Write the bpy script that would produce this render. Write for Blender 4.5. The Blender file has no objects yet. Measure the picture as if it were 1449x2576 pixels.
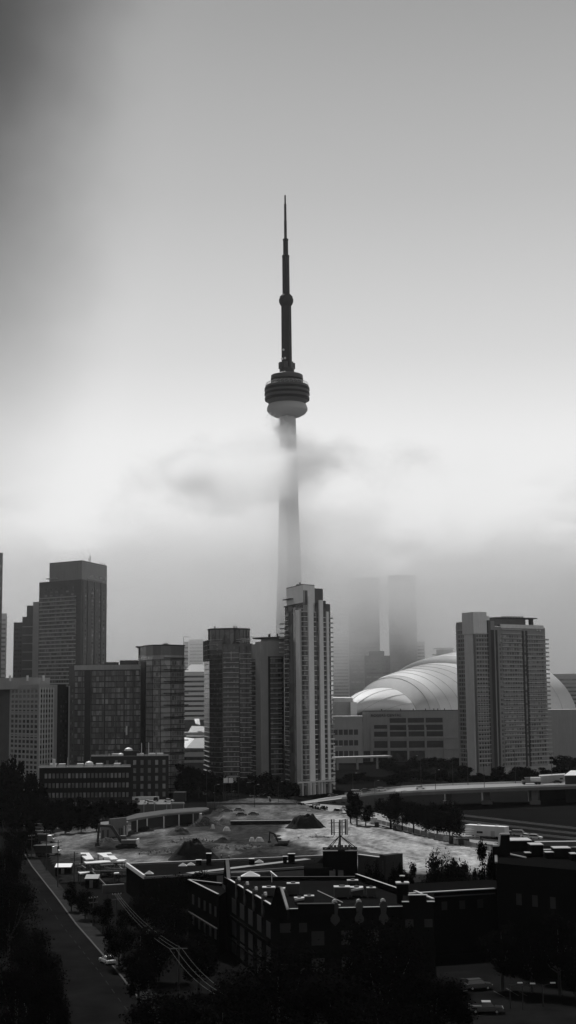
import bpy, bmesh, math, random
from mathutils import Vector, Matrix, noise
R = math.radians
sc = bpy.context.scene
C = sc.collection

# ------------------------------------------------------------------ camera
F_PX, CX, CY, CAMH = 3450.0, 724.5, 1288.0, 50.0      # reference frame 1449 x 2576
PITCH, ROLL = R(7.54), 0.010
FW = Vector((0, math.cos(PITCH), math.sin(PITCH)))
UP0 = Vector((0, -math.sin(PITCH), math.cos(PITCH)))
RT = Vector((1, 0, 0))*math.cos(ROLL) - UP0*math.sin(ROLL)
UP = UP0*math.cos(ROLL) + Vector((1, 0, 0))*math.sin(ROLL)
camd = bpy.data.cameras.new('camera')
cam = bpy.data.objects.new('camera', camd); C.objects.link(cam)
camd.sensor_fit = 'VERTICAL'; camd.sensor_height = 24.0; camd.lens = 24.0*F_PX/2576.0
camd.clip_start = 1.0; camd.clip_end = 20000
m = Matrix((RT, UP, -FW)).transposed().to_4x4(); m.translation = (0, 0, CAMH)
cam.matrix_world = m
sc.camera = cam

# ------------------------------------------------------------------ render settings
sc.view_settings.view_transform = 'Standard'; sc.view_settings.look = 'None'
sc.view_settings.exposure = 0.0; sc.view_settings.gamma = 1.0
sc.cycles.volume_bounces = 20; sc.cycles.max_bounces = 20
sc.cycles.diffuse_bounces = 3; sc.cycles.glossy_bounces = 3; sc.cycles.transparent_max_bounces = 8
sc.cycles.volume_max_steps = 256; sc.cycles.volume_step_rate = 0.7
sc.cycles.use_denoising = True
sc.cycles.sample_clamp_indirect = 4.0

# ------------------------------------------------------------------ sky (overcast, bright low in front, dimmed overhead to darken the ground)
class NT:
    """small helper to write node graphs as expressions"""
    def __init__(s, tree): s.t = tree; s.n = tree.nodes; s.l = tree.links
    def node(s, typ, ins=None, **props):
        n = s.n.new(typ)
        for k, v in props.items(): setattr(n, k, v)
        for k, v in (ins or {}).items():
            if hasattr(v, 'links'): s.l.new(v, n.inputs[k])
            else: n.inputs[k].default_value = v
        return n
    def math(s, op, a, b=0.0, c=0.0, clamp=False):
        n = s.node('ShaderNodeMath', operation=op, use_clamp=clamp)
        for i, v in enumerate((a, b, c)):
            if hasattr(v, 'links'): s.l.new(v, n.inputs[i])
            else: n.inputs[i].default_value = v
        return n.outputs[0]
    def ramp(s, x, stops, interp='LINEAR'):
        n = s.n.new('ShaderNodeValToRGB'); n.color_ramp.interpolation = interp
        e = n.color_ramp.elements
        while len(e) < len(stops): e.new(0.5)
        for el, (p, v) in zip(e, stops): el.position = p; el.color = (v, v, v, 1)
        s.l.new(x, n.inputs[0]); return n.outputs[0]
    def smooth(s, x, a, b, lo=0.0, hi=1.0):
        n = s.n.new('ShaderNodeMapRange'); n.interpolation_type = 'SMOOTHSTEP'
        s.l.new(x, n.inputs[0])
        for i, v in zip((1, 2, 3, 4), (a, b, lo, hi)): n.inputs[i].default_value = v
        return n.outputs[0]
    def noise(s, vec, scale, detail=3.0, rough=0.55, w=None):
        n = s.n.new('ShaderNodeTexNoise'); n.inputs['Scale'].default_value = scale
        n.inputs['Detail'].default_value = detail; n.inputs['Roughness'].default_value = rough
        if vec is not None: s.l.new(vec, n.inputs['Vector'])
        return n.outputs[0]
    def mapping(s, vec, sc_=(1, 1, 1), loc=(0, 0, 0)):
        n = s.n.new('ShaderNodeMapping'); n.inputs['Scale'].default_value = sc_; n.inputs['Location'].default_value = loc
        s.l.new(vec, n.inputs['Vector']); return n.outputs[0]

world = bpy.data.worlds.new('World'); sc.world = world; world.use_nodes = True
wt = world.node_tree; wt.nodes.clear(); W = NT(wt)
tc = W.node('ShaderNodeTexCoord'); dirv = tc.outputs['Generated']
sep = W.node('ShaderNodeSeparateXYZ'); W.l.new(dirv, sep.inputs[0])
dx, dy, dz = sep.outputs
el = W.math('MULTIPLY', W.math('ARCSINE', dz), 180/math.pi)             # elevation, degrees
az = W.math('MULTIPLY', W.math('ARCTAN2', dx, dy), 180/math.pi)         # azimuth from +Y, degrees
elp = W.math('ADD', W.math('DIVIDE', el, 100.0), 0.1, clamp=True)       # -10..90 -> 0..1
base = W.ramp(elp, [(0.0, .30), (.10, .45), (.135, .70), (.155, .90), (.175, .90), (.205, .84), (.24, .67), (.305, .48), (.375, .34), (.50, .17), (.65, .07), (1.0, .04)])
front = W.smooth(W.math('ABSOLUTE', az), 25.0, 110.0, 1.0, 0.80)
# sky darkened at the left of the view, rising to the zenith
nz = W.noise(W.mapping(dirv, (1, 1, 1)), 5.0, 4.0, .6)
edge = W.math('ADD', W.math('ADD', W.math('MULTIPLY', az, -1.0), W.math('MULTIPLY', el, 0.16)), W.math('MULTIPLY', nz, 4.5))
left_dark = W.math('ADD', W.math('MULTIPLY', W.smooth(edge, 11.0, 15.5), .30), W.math('MULTIPLY', W.smooth(edge, 12.3, 19.5), .70))
elf = W.smooth(el, 5.0, 28.0, 0.28, 0.88)
left = W.math('SUBTRACT', 1.0, W.math('MULTIPLY', left_dark, elf))
# soft streaky cloud low above the horizon
n2 = W.noise(W.mapping(dirv, (1.0, 1.0, 2.6), (3.1, 0, .4)), 9.0, 5.0, .55)
low = W.math('MULTIPLY', W.smooth(n2, .47, .70), W.math('MULTIPLY', W.smooth(el, 10.0, 5.5), 0.30))
cl = W.math('SUBTRACT', 1.0, low)
nish = W.node('ShaderNodeTexSky', sky_type='NISHITA', sun_disc=False, sun_elevation=R(46), sun_rotation=R(-38), air_density=1.0, dust_density=6.0)
bw = W.node('ShaderNodeRGBToBW'); W.l.new(nish.outputs[0], bw.inputs[0])
nsk = W.math('MULTIPLY', bw.outputs[0], 0.02)
tot = W.math('MULTIPLY', W.math('MULTIPLY', base, front), W.math('MULTIPLY', left, cl))
tot = W.math('ADD', W.math('MULTIPLY', tot, 10.0), nsk)
bg = W.node('ShaderNodeBackground', {'Color': tot, 'Strength': 0.10})
wo = W.node('ShaderNodeOutputWorld'); W.l.new(bg.outputs[0], wo.inputs[0])

# ------------------------------------------------------------------ sun through thin cloud, from ahead on the left
SUN_AZ, SUN_EL = R(-22), R(50)
sd = bpy.data.lights.new('sun', 'SUN'); sd.energy = 3.2; sd.angle = R(4); sd.color = (1, 1, 1)
so = bpy.data.objects.new('sun', sd); C.objects.link(so)
sdir = Vector((math.sin(SUN_AZ)*math.cos(SUN_EL), math.cos(SUN_AZ)*math.cos(SUN_EL), math.sin(SUN_EL)))
so.rotation_euler = sdir.to_track_quat('Z', 'Y').to_euler(); so.location = (0, 0, 700)


# ------------------------------------------------------------------ pixel helpers (1449 x 2576 frame)
CAM = Vector((0, 0, CAMH))
def ray(px, py): return FW + RT*((px-CX)/F_PX) - UP*((py-CY)/F_PX)
def at(px, py, Y):
    d = ray(px, py); return CAM + d*(Y/d.y)
def gp(px, py, z=0.0):
    d = ray(px, py); return CAM + d*((z-CAMH)/d.z)
def hz(py, Y, px=724): return at(px, py, Y).z

# ------------------------------------------------------------------ materials (procedural, black and white)
MATS = {}
def mat(name, v, rough=.8, spec=.3, metal=0.0, vary=.25, scale=.25, streak=0.0, fine=0.0, bump=0.0):
    if name in MATS: return MATS[name]
    m = bpy.data.materials.new(name); m.use_nodes = True; t = NT(m.node_tree); t.n.clear()
    geo = t.node('ShaderNodeNewGeometry'); pos = geo.outputs['Position']
    n1 = t.noise(pos, scale, 4, .6)
    f = t.math('ADD', t.math('MULTIPLY', t.math('SUBTRACT', n1, .5), 2*vary), 1.0)
    if streak:
        n2 = t.noise(t.mapping(pos, (1.2, 1.2, .06)), 1.0, 3, .6)
        f = t.math('MULTIPLY', f, t.math('ADD', t.math('MULTIPLY', t.math('SUBTRACT', n2, .5), 2*streak), 1.0))
    if fine:
        n3 = t.noise(pos, 3.0, 4, .7)
        f = t.math('MULTIPLY', f, t.math('ADD', t.math('MULTIPLY', t.math('SUBTRACT', n3, .5), 2*fine), 1.0))
    col = t.math('MULTIPLY', f, v, clamp=True)
    p = t.node('ShaderNodeBsdfPrincipled', {'Base Color': col, 'Roughness': rough, 'Metallic': metal, 'Specular IOR Level': spec})
    if bump:
        nb = t.noise(pos, 1.5, 5, .7)
        b = t.node('ShaderNodeBump', {'Height': nb, 'Strength': bump, 'Distance': .4}); t.l.new(b.outputs[0], p.inputs['Normal'])
    o = t.node('ShaderNodeOutputMaterial'); t.l.new(p.outputs[0], o.inputs[0])
    MATS[name] = m; return m
def glass(name, lo, hi, rough=.15, cell=.35):
    """window glass: every pane a little different (blinds, rooms behind)"""
    if name in MATS: return MATS[name]
    m = bpy.data.materials.new(name); m.use_nodes = True; t = NT(m.node_tree); t.n.clear()
    geo = t.node('ShaderNodeNewGeometry')
    v = t.node('ShaderNodeTexVoronoi', {'Scale': cell}); t.l.new(t.mapping(geo.outputs['Position'], (1.3, 1.3, .8)), v.inputs['Vector'])
    s = t.node('ShaderNodeSeparateXYZ'); t.l.new(v.outputs['Color'], s.inputs[0])
    oi = t.node('ShaderNodeObjectInfo'); at_ = t.node('ShaderNodeAttribute', attribute_name='rnd')
    rnd = t.math('FRACT', t.math('ADD', oi.outputs['Random'], at_.outputs['Fac']))
    r = t.math('POWER', t.math('ADD', t.math('MULTIPLY', rnd, .65), t.math('MULTIPLY', s.outputs[0], .35)), 2.0)
    col = t.math('ADD', t.math('MULTIPLY', r, hi-lo), lo)
    p = t.node('ShaderNodeBsdfPrincipled', {'Base Color': col, 'Roughness': rough, 'Specular IOR Level': .5})
    o = t.node('ShaderNodeOutputMaterial'); t.l.new(p.outputs[0], o.inputs[0])
    MATS[name] = m; return m

# ------------------------------------------------------------------ objects
LABELS = {}
def tag(o, label, cat, group=None, kind=None):
    if label: o['label'] = label
    if cat: o['category'] = cat
    if group: o['group'] = group
    if kind: o['kind'] = kind
    return o
def empty(name, loc, label, cat, group=None, rz=0.0):
    o = bpy.data.objects.new(name, None); C.objects.link(o); o.location = loc; o.rotation_euler = (0, 0, rz)
    o.empty_display_size = 1.0
    return tag(o, label, cat, group)
class MB:
    def __init__(s): s.v = []; s.f = []
    def add(s, vs, fs):
        k = len(s.v); s.v += [tuple(v) for v in vs]; s.f += [tuple(i+k for i in f) for f in fs]; return s
    def box(s, a, b):
        (x0, y0, z0), (x1, y1, z1) = a, b
        return s.add([(x0,y0,z0),(x1,y0,z0),(x1,y1,z0),(x0,y1,z0),(x0,y0,z1),(x1,y0,z1),(x1,y1,z1),(x0,y1,z1)],
                     [(3,2,1,0),(4,5,6,7),(0,1,5,4),(1,2,6,5),(2,3,7,6),(3,0,4,7)])
    def prism(s, poly, z0, z1, taper=None):
        n = len(poly)
        a = sum((poly[i][0]*poly[(i+1)%n][1]-poly[(i+1)%n][0]*poly[i][1]) for i in range(n))
        if a < 0: poly = poly[::-1]
        top = poly
        if taper:
            cx = sum(p[0] for p in poly)/n; cy = sum(p[1] for p in poly)/n
            top = [(cx+(p[0]-cx)*taper, cy+(p[1]-cy)*taper) for p in poly]
        vs = [(p[0], p[1], z0) for p in poly]+[(p[0], p[1], z1) for p in top]
        fs = [tuple(range(n))[::-1], tuple(range(n, 2*n))]+[(i, (i+1)%n, n+(i+1)%n, n+i) for i in range(n)]
        return s.add(vs, fs)
    def tube(s, p, q, r0, r1=None, n=8, cap=True):
        p, q = Vector(p), Vector(q); r1 = r0 if r1 is None else r1
        d = (q-p).normalized(); a = d.orthogonal().normalized(); b = d.cross(a)
        vs = []
        for c, r in ((p, r0), (q, r1)):
            for i in range(n):
                t = 2*math.pi*i/n; vs.append(c+a*math.cos(t)*r+b*math.sin(t)*r)
        fs = [(i, (i+1)%n, n+(i+1)%n, n+i) for i in range(n)]
        if cap: fs += [tuple(range(n))[::-1], tuple(range(n, 2*n))]
        return s.add(vs, fs)
    def bar(s, p, q, w, h):
        """rectangular beam from p to q, w wide (sideways), h high"""
        p, q = Vector(p), Vector(q); d = (q-p).normalized()
        side = d.cross(Vector((0, 0, 1)))
        side = side.normalized() if side.length > 1e-4 else Vector((1, 0, 0))
        up = side.cross(d).normalized()
        vs = [c+side*sx*w/2+up*sz*h/2 for c in (p, q) for sx, sz in ((-1,-1),(1,-1),(1,1),(-1,1))]
        return s.add(vs, [(3,2,1,0),(4,5,6,7),(0,1,5,4),(1,2,6,5),(2,3,7,6),(3,0,4,7)])
    def lathe(s, prof, n=32, c=(0, 0)):
        """profile [(r,z)...] bottom to top"""
        vs = []; fs = []
        for r, z in prof:
            for i in range(n):
                t = 2*math.pi*i/n; vs.append((c[0]+r*math.cos(t), c[1]+r*math.sin(t), z))
        for k in range(len(prof)-1):
            for i in range(n):
                fs.append((k*n+i, k*n+(i+1)%n, (k+1)*n+(i+1)%n, (k+1)*n+i))
        fs.append(tuple(range(n))[::-1]); fs.append(tuple(range((len(prof)-1)*n, len(prof)*n)))
        return s.add(vs, fs)
    def mesh(s, name):
        me = bpy.data.meshes.new(name); me.from_pydata(s.v, [], s.f); me.update(); return me
    def build(s, name, material, parent=None, smooth=False, world=True, bevel=0.0):
        """world=True: coordinates are world ones; they are stored relative to the parent's origin"""
        if parent is not None and world:
            o = root_loc(parent); s.v = [(v[0]-o[0], v[1]-o[1], v[2]-o[2]) for v in s.v]
        me = s.mesh(name); ob = bpy.data.objects.new(name, me); C.objects.link(ob)
        if smooth: me.polygons.foreach_set('use_smooth', [True]*len(me.polygons))
        me.materials.append(material)
        if parent is not None: ob.parent = parent
        if bevel:
            md = ob.modifiers.new('bevel', 'BEVEL'); md.width = bevel; md.segments = 2; md.limit_method = 'ANGLE'
        return ob
def root_loc(o):
    l = Vector((0, 0, 0))
    while o is not None: l = l + Vector(o.location); o = o.parent
    return l
def copy_tree(o, parent=None, **kw):
    c = o.copy(); C.objects.link(c); c.parent = parent
    for ch in list(o.children): copy_tree(ch, c)
    for k, v in kw.items(): c[k] = v
    return c
def place(o, loc, rz=0.0, s=1.0):
    o.location = loc; o.rotation_euler = (0, 0, rz); o.scale = (s, s, s) if not hasattr(s, '__len__') else s
    return o
def soft_smooth(ob, ang=35):
    me = ob.data
    for p in me.polygons: p.use_smooth = True
    try: me.set_sharp_from_angle(angle=R(ang))
    except Exception: pass

def panes(parent, name, material, A, B, z0, z1, nx, nz, fw=.6, fh=.5, out=.06, limit=60, dep=.1, skip=None, labels=None):
    """a grid of separate windows on the wall from A to B (world xy, outside on the right of A->B seen from above ... faces the camera)"""
    A = Vector((A[0], A[1])); B = Vector((B[0], B[1])); d = (B-A); L = d.length; d.normalize()
    nrm = Vector((d.y, -d.x))
    rz = math.atan2(d.y, d.x); pw = L/nx; ph = (z1-z0)/nz; w = pw*fw; h = ph*fh
    one = MB().box((-w/2, -out, -h/2), (w/2, dep, h/2)).mesh(name); one.materials.append(material)
    cells = [(i, k) for k in range(nz) for i in range(nx) if not (skip and skip(i, k))]
    cells.sort(key=lambda c: -c[1])
    rl = root_loc(parent); rest = MB()
    for j, (i, k) in enumerate(cells):
        c = A+d*(pw*(i+.5)); z = z0+ph*(k+.5)
        if j < limit:
            o = bpy.data.objects.new(name, one); C.objects.link(o); o.parent = parent
            o.location = Vector((c.x, c.y, z))-rl; o.rotation_euler = (0, 0, rz)
        else:
            a = c-d*w/2+nrm*out; b = c+d*w/2+nrm*out; q = -nrm*(out+dep)
            rest.prism([(a.x, a.y), (b.x, b.y), (b.x+q.x, b.y+q.y), (a.x+q.x, a.y+q.y)], z-h/2, z+h/2)
    if rest.v:
        ro = tag(rest.build(name, material, parent), None, None, None, 'stuff'); rg = random.Random(len(rest.f))
        at_ = ro.data.attributes.new('rnd', 'FLOAT', 'FACE'); vals = []
        for k in range(len(rest.f)//6): vals += [rg.random()]*6
        at_.data.foreach_set('value', vals)
def slabs(parent, name, material, pts, zs, out=.3, th=.25, back=.2):
    """one child per floor: a thin slab or rail following the wall pts (open polyline, world xy)"""
    P = [Vector((p[0], p[1])) for p in pts]
    N = []
    for i in range(len(P)):
        a = P[max(i-1, 0)]; b = P[min(i+1, len(P)-1)]; d = (b-a).normalized(); N.append(Vector((d.y, -d.x)))
    o_ = [p+n*out for p, n in zip(P, N)]; i_ = [p-n*back for p, n in zip(P, N)]
    poly = [(p.x, p.y) for p in o_]+[(p.x, p.y) for p in reversed(i_)]
    m = MB(); rl = root_loc(parent)
    me = MB().prism([(x-rl.x, y-rl.y) for x, y in poly], -th/2, th/2).mesh(name); me.materials.append(material)
    for z in zs:
        o = bpy.data.objects.new(name, me); C.objects.link(o); o.parent = parent; o.location = (0, 0, z-rl.z)
def block(parent, name, material, pts, z0, z1, ref=None, taper=None, smooth=False):
    return MB().prism([tuple(p) for p in pts], z0, z1, taper).build(name, material, parent)
def xy(px, Y, py=1850): p = at(px, py, Y); return (p.x, p.y)


# ------------------------------------------------------------------ shared materials
M_ = {}
conc_l = mat('pale precast concrete', .66, vary=.12, streak=.12)
conc_m = mat('grey concrete', .42, vary=.15, streak=.18)
conc_d = mat('dark grey cladding', .13, vary=.2, streak=.15)
tower_c = mat('tower concrete', .6, vary=.12, streak=.2)
steel_d = mat('dark painted steel', .035, rough=.5, vary=.2)
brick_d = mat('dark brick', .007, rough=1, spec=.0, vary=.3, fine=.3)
brick_m = mat('brown brick', .045, rough=.9, spec=.1, vary=.3, fine=.3)
white_p = mat('white paint', .78, rough=.5, vary=.06)
white_m = mat('white membrane', .88, rough=.55, vary=.06, streak=.04)
grey_m = mat('grey membrane', .50, rough=.6, vary=.08, streak=.05)
metal_l = mat('galvanised metal', .5, rough=.4, spec=.5, metal=.85, vary=.15, fine=.12)
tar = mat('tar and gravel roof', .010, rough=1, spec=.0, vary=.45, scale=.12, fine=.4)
asph = mat('asphalt', .02, rough=.85, spec=.08, vary=.35, scale=.3, fine=.2)
road_l = mat('worn pale road surface', .22, rough=.6, spec=.5, vary=.25, scale=.15, fine=.15)
glass_d = glass('dark window glass', .02, .20, .12)
glass_m = glass('hazy window glass', .05, .42, .18)
glass_l = glass('bright window glass', .10, .45, .2)
blind_m = glass('windows with pale blinds', .05, .50, .45, .25)
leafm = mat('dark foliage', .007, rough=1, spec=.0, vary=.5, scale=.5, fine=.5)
barkm = mat('bark', .03, rough=.95, vary=.3)
rubber = mat('black rubber', .015, rough=.9, vary=.2)

def wp(A, B, px, py=1850):
    """point of the wall line AB seen at image column px"""
    d = ray(px, py); dx, dy = d.x/d.y, 1.0
    ax, ay = A[0], A[1]; ux, uy = B[0]-A[0], B[1]-A[1]
    # (ax+t ux) = s dx ; (ay+t uy) = s
    t = (ay*dx-ax)/(ux-uy*dx)
    return (ax+t*ux, ay+t*uy)
def back(p, dep, k=1.0): s = 1+dep/p[1]; return (p[0]*s*k, p[1]*s)
def core(parent, name, m, front, z1, dep, z0=0.0):
    b = [back(p, dep) for p in reversed(front)]
    return MB().prism(list(front)+b, z0, z1).build(name, m, parent)
def pil(parent, name, m, A, B, px0, px1, z0, z1, out=.8, dep=.6, py=1850):
    a = wp(A, B, px0, py); b = wp(A, B, px1, py)
    d = Vector((b[0]-a[0], b[1]-a[1])).normalized(); n = Vector((d.y, -d.x))
    P = [(a[0]+n.x*out, a[1]+n.y*out), (b[0]+n.x*out, b[1]+n.y*out), (b[0]-n.x*dep, b[1]-n.y*dep), (a[0]-n.x*dep, a[1]-n.y*dep)]
    return MB().prism(P, z0, z1).build(name, m, parent)
def pan(parent, name, m, A, B, px0, px1, z0, z1, nx, nz, py=1850, **k):
    panes(parent, name, m, wp(A, B, px0, py), wp(A, B, px1, py), z0, z1, nx, nz, **k)
def sl(parent, name, m, A, B, px0, px1, zs, py=1850, **k):
    slabs(parent, name, m, [wp(A, B, px0, py), wp(A, B, px1, py)], zs, **k)
def bands(parent, name, m, A, B, px0, px1, z0, z1, n, frac=.55, out=.05, py=1850):
    """one window ribbon per floor, each a child of its own"""
    ph = (z1-z0)/n
    sl(parent, name, m, A, B, px0, px1, [z0+ph*(k+.5) for k in range(n)], py=py, out=out, th=ph*frac, back=.1)
def frange(a, b, n): return [a+(b-a)*i/(n-1) for i in range(n)]
ORD = ['first', 'second', 'third', 'fourth', 'fifth', 'sixth', 'seventh', 'eighth', 'ninth', 'tenth', 'eleventh', 'twelfth', 'thirteenth',
       'fourteenth', 'fifteenth', 'sixteenth', 'seventeenth', 'eighteenth', 'nineteenth', 'twentieth', 'twenty-first', 'twenty-second', 'twenty-third', 'twenty-fourth', 'twenty-fifth', 'twenty-sixth']

# ------------------------------------------------------------------ ground
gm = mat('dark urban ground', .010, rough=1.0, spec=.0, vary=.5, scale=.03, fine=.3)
g = MB().box((-7000, -200, -3), (7000, 13000, 0)).build('ground', gm); tag(g, None, None, None, 'structure')

# ------------------------------------------------------------------ the tall broadcast tower
TY = 1385.0
tb = xy(731, TY, 1868); cxy = (0, 0)
def tz(py): return hz(py, TY)
tow = empty('observation_tower', (tb[0], tb[1], 0), 'tallest concrete tower with round observation pod and needle antenna, its waist hidden in cloud', 'tower')
def shaft_sec(z, fin, r):
    """Y-shaped cross-section: hexagonal core with three tapering fins"""
    pts = []
    for k in range(3):
        a = R(-95+120*k)
        for da, rr in ((-.16, fin), (.16, fin)):
            t = a+da*min(1, 6/fin); pts.append((rr*math.cos(t), rr*math.sin(t)))
        pts.append((r*math.cos(a+R(60)), r*math.sin(a+R(60))))
    return pts
m = MB(); zs = [0, 25, 60, 110, 170, 235, 300, 338]
fins = [33, 26, 20.5, 16.5, 13.4, 11.3, 9.8, 9.0]; rr = [12, 11, 10.2, 9.4, 8.8, 8.3, 7.8, 7.5]
vs = []; fs = []
for z, f_, r_ in zip(zs, fins, rr): vs += [(x, y, z) for x, y in shaft_sec(z, f_, r_)]
for k in range(len(zs)-1):
    for i in range(9): fs.append((k*9+i, k*9+(i+1) % 9, (k+1)*9+(i+1) % 9, (k+1)*9+i))
m.add(vs, fs); m.build('shaft', tower_c, tow, world=False)
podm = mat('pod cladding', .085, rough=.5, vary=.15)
podw = mat('pod windows', .004, rough=.4, spec=.05)
podl = mat('radome fabric', .48, rough=.6, vary=.05)
def lz(parent, name, m_, prof, n=40, **k):
    o = MB().lathe(prof, n).build(name, m_, parent, world=False); soft_smooth(o, 30); return o
z1_ = tz(1045)
lz(tow, 'radome', podl, [(9, tz(1049)), (14, tz(1047)), (18.5, tz(1041)), (20.9, tz(1033)), (21.0, tz(1027)), (19.6, tz(1019)), (17, tz(1015))])
pod = lz(tow, 'observation_pod', podm, [(17, tz(1019)), (19.5, tz(1014)), (22.3, tz(1004)), (23.0, tz(990)), (22.8, tz(975)), (22.0, tz(971)), (17.5, tz(967)), (17.0, tz(967))])
for a, b in ((1008, 1001.5), (995, 989), (984, 977)):
    rr0 = 22.2 if a > 1000 else 23.15
    lz(pod, 'window_band', podw, [(rr0-.5, tz(a)), (rr0+.02+(.7 if a > 1000 else .2), tz(a-.3)), (23.2, tz(b+.3)), (22.0, tz(b))])
lz(tow, 'upper_deck', podm, [(16.5, tz(968)), (16.7, tz(957)), (15.9, tz(957)), (15.9, tz(954)), (16.7, tz(953.5)), (16.4, tz(945)), (15.0, tz(943)), (6, tz(942))])
lz(tow, 'window_band', podw, [(16.0, tz(959.5)), (16.75, tz(959)), (16.75, tz(955.5)), (16.0, tz(955))])
fr = MB()
for i in range(30):
    a = 2*math.pi*i/30; b = 2*math.pi*(i+1)/30
    for zz in (972, 966.5): pass
    p = lambda t, r, z: (r*math.cos(t), r*math.sin(t), z)
    fr.tube(p(a, 22.3, tz(972)), p(a, 21.6, tz(965)), .16, n=4); fr.tube(p(a, 21.6, tz(965)), p(b, 21.6, tz(965)), .14, n=4)
    fr.tube(p(a, 22.3, tz(972)), p(b, 21.6, tz(965)), .10, n=4); fr.tube(p(a, 21.6, tz(965)), p(a, 17.2, tz(960)), .10, n=4)
fr.build('safety_fence', metal_l, tow, world=False)
lz(tow, 'equipment_level', steel_d, [(7.6, tz(943)), (7.6, tz(925)), (5.3, tz(925))], 24)
for i, a in enumerate((-150, -100, -50, 15, 75, 130, 190)):
    a = R(a); bx = MB().box((-1.9, -1.2, tz(928)), (1.9, 1.3, tz(913))); o = bx.build('equipment_box', podm, tow, world=False)
    o.location = (7.2*math.cos(a), 7.2*math.sin(a), 0); o.rotation_euler = (0, 0, a+math.pi/2)
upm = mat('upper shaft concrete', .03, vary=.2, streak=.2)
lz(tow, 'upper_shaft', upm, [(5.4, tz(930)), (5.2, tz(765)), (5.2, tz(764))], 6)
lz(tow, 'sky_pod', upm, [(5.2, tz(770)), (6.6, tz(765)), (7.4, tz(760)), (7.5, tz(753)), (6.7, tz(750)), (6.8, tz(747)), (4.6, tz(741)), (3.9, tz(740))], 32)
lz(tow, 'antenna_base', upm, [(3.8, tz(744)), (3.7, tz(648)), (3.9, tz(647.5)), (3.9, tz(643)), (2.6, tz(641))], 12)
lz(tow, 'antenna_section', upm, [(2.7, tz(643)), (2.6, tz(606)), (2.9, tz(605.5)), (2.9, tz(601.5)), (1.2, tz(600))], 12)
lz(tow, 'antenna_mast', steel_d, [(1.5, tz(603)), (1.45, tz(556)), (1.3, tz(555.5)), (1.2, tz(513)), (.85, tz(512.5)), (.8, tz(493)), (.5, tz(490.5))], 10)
for px_, py_ in ((713, 880), (717, 901), (710, 903), (716.5, 936)):
    q = at(px_, py_, TY-6.2); MB().tube(q, q+Vector((0, -1.2, 0)), 1.1, n=12).build('dish_antenna', white_p, tow)

# ------------------------------------------------------------------ towers lost in the fog
def fog_tower(name, label, px0, px1, top, Y, m_, skew=.0, nfl=None, ribs=0, group=None, dep=40):
    A, B = xy(px0, Y, 1700), xy(px1, Y*(1+skew), 1700); z1 = hz(top, Y)
    t = empty(name, ((A[0]+B[0])/2, A[1]+dep/2, 0), label, 'building', group)
    core(t, 'wall', m_, [A, B], z1, dep)
    n = nfl or int(z1/4.2)
    bands(t, 'window_band', glass_m, A, B, px0+(px1-px0)*.06, px1-(px1-px0)*.06, 4, z1-4, n, frac=.45, out=.06, py=1700)
    if ribs:
        for i in range(ribs+1):
            q = px0+(px1-px0)*i/ribs; w = (px1-px0)*.03
            pil(t, 'pilaster', m_, A, B, max(px0, q-w), min(px1, q+w), 0, z1, out=.5, py=1700)
    return t, A, B, z1
G = 'distant towers fading into the fog'
fog_tower('office_tower', 'broad distant tower left of the stadium roof, its head dissolved in fog', 879, 957, 1455, 1620, conc_d, ribs=2, group=G)
fog_tower('office_tower', 'darker distant tower right of the broad one, its head dissolved in fog', 981, 1051, 1450, 1690, conc_d, ribs=3, group=G)
fog_tower('office_tower', 'faint foggy tower just right of the tall balconied condominium', 838, 879, 1520, 1720, conc_m, group=G)
fog_tower('office_block', 'low square foggy block touching the right side of the darker distant tower', 1051, 1070, 1617, 1640, conc_m, group=G)
t, A, B, z1 = fog_tower('office_block', 'foggy stepped block between the distant towers just above the stadium arch', 918, 982, 1652, 1440, conc_d, group=G)
pil(t, 'roof_block', conc_d, A, B, 930, 968, z1, z1+5, out=-2, dep=12, py=1700)
t, A, B, z1 = fog_tower('office_tower', 'faint twin-topped tower above the cylindrical condominium', 558, 598, 1545, 1850, conc_m, group=G)
pil(t, 'tall_wing', conc_m, A, B, 590, 632, 0, hz(1529, 1850), out=.4, dep=30, py=1700)
fog_tower('office_tower', 'faintest wide tower between the cylindrical condominium and the concrete shaft', 636, 690, 1552, 2000, conc_m, group=G)
fog_tower('office_tower', 'faint slim tower above the striped white building', 475, 512, 1606, 1620, conc_m, group=G)
fog_tower('office_tower', 'pale narrow tower behind the right edge of the rounded glass condominium', 463, 474, 1612, 1400, conc_m, group=G)
fog_tower('office_tower', 'tall hazy tower cut by the left edge of the frame beside the stepped tower', -30, 15, 1536, 1250, conc_m, group=G)
fog_tower('office_tower', 'sliver of a very tall tower at the extreme left edge of the frame', -40, 2, 1383, 1000, conc_d, group=G)
fog_tower('office_block', 'hazy low block at the right edge behind the stadium', 1385, 1480, 1702, 1400, conc_m, group=G)
t, A, B, z1 = fog_tower('office_block', 'small flat-topped block peeking over the stadium roof', 1099, 1141, 1638, 1480, conc_m, group=G)
pil(t, 'roof_cap', conc_m, A, B, 1097, 1144, hz(1636, 1480), hz(1633.5, 1480), out=1.5, dep=20, py=1700)
pil(t, 'ledge', conc_m, A, B, 1090, 1103, hz(1652, 1480), hz(1649, 1480), out=1.5, dep=10, py=1700)

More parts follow.
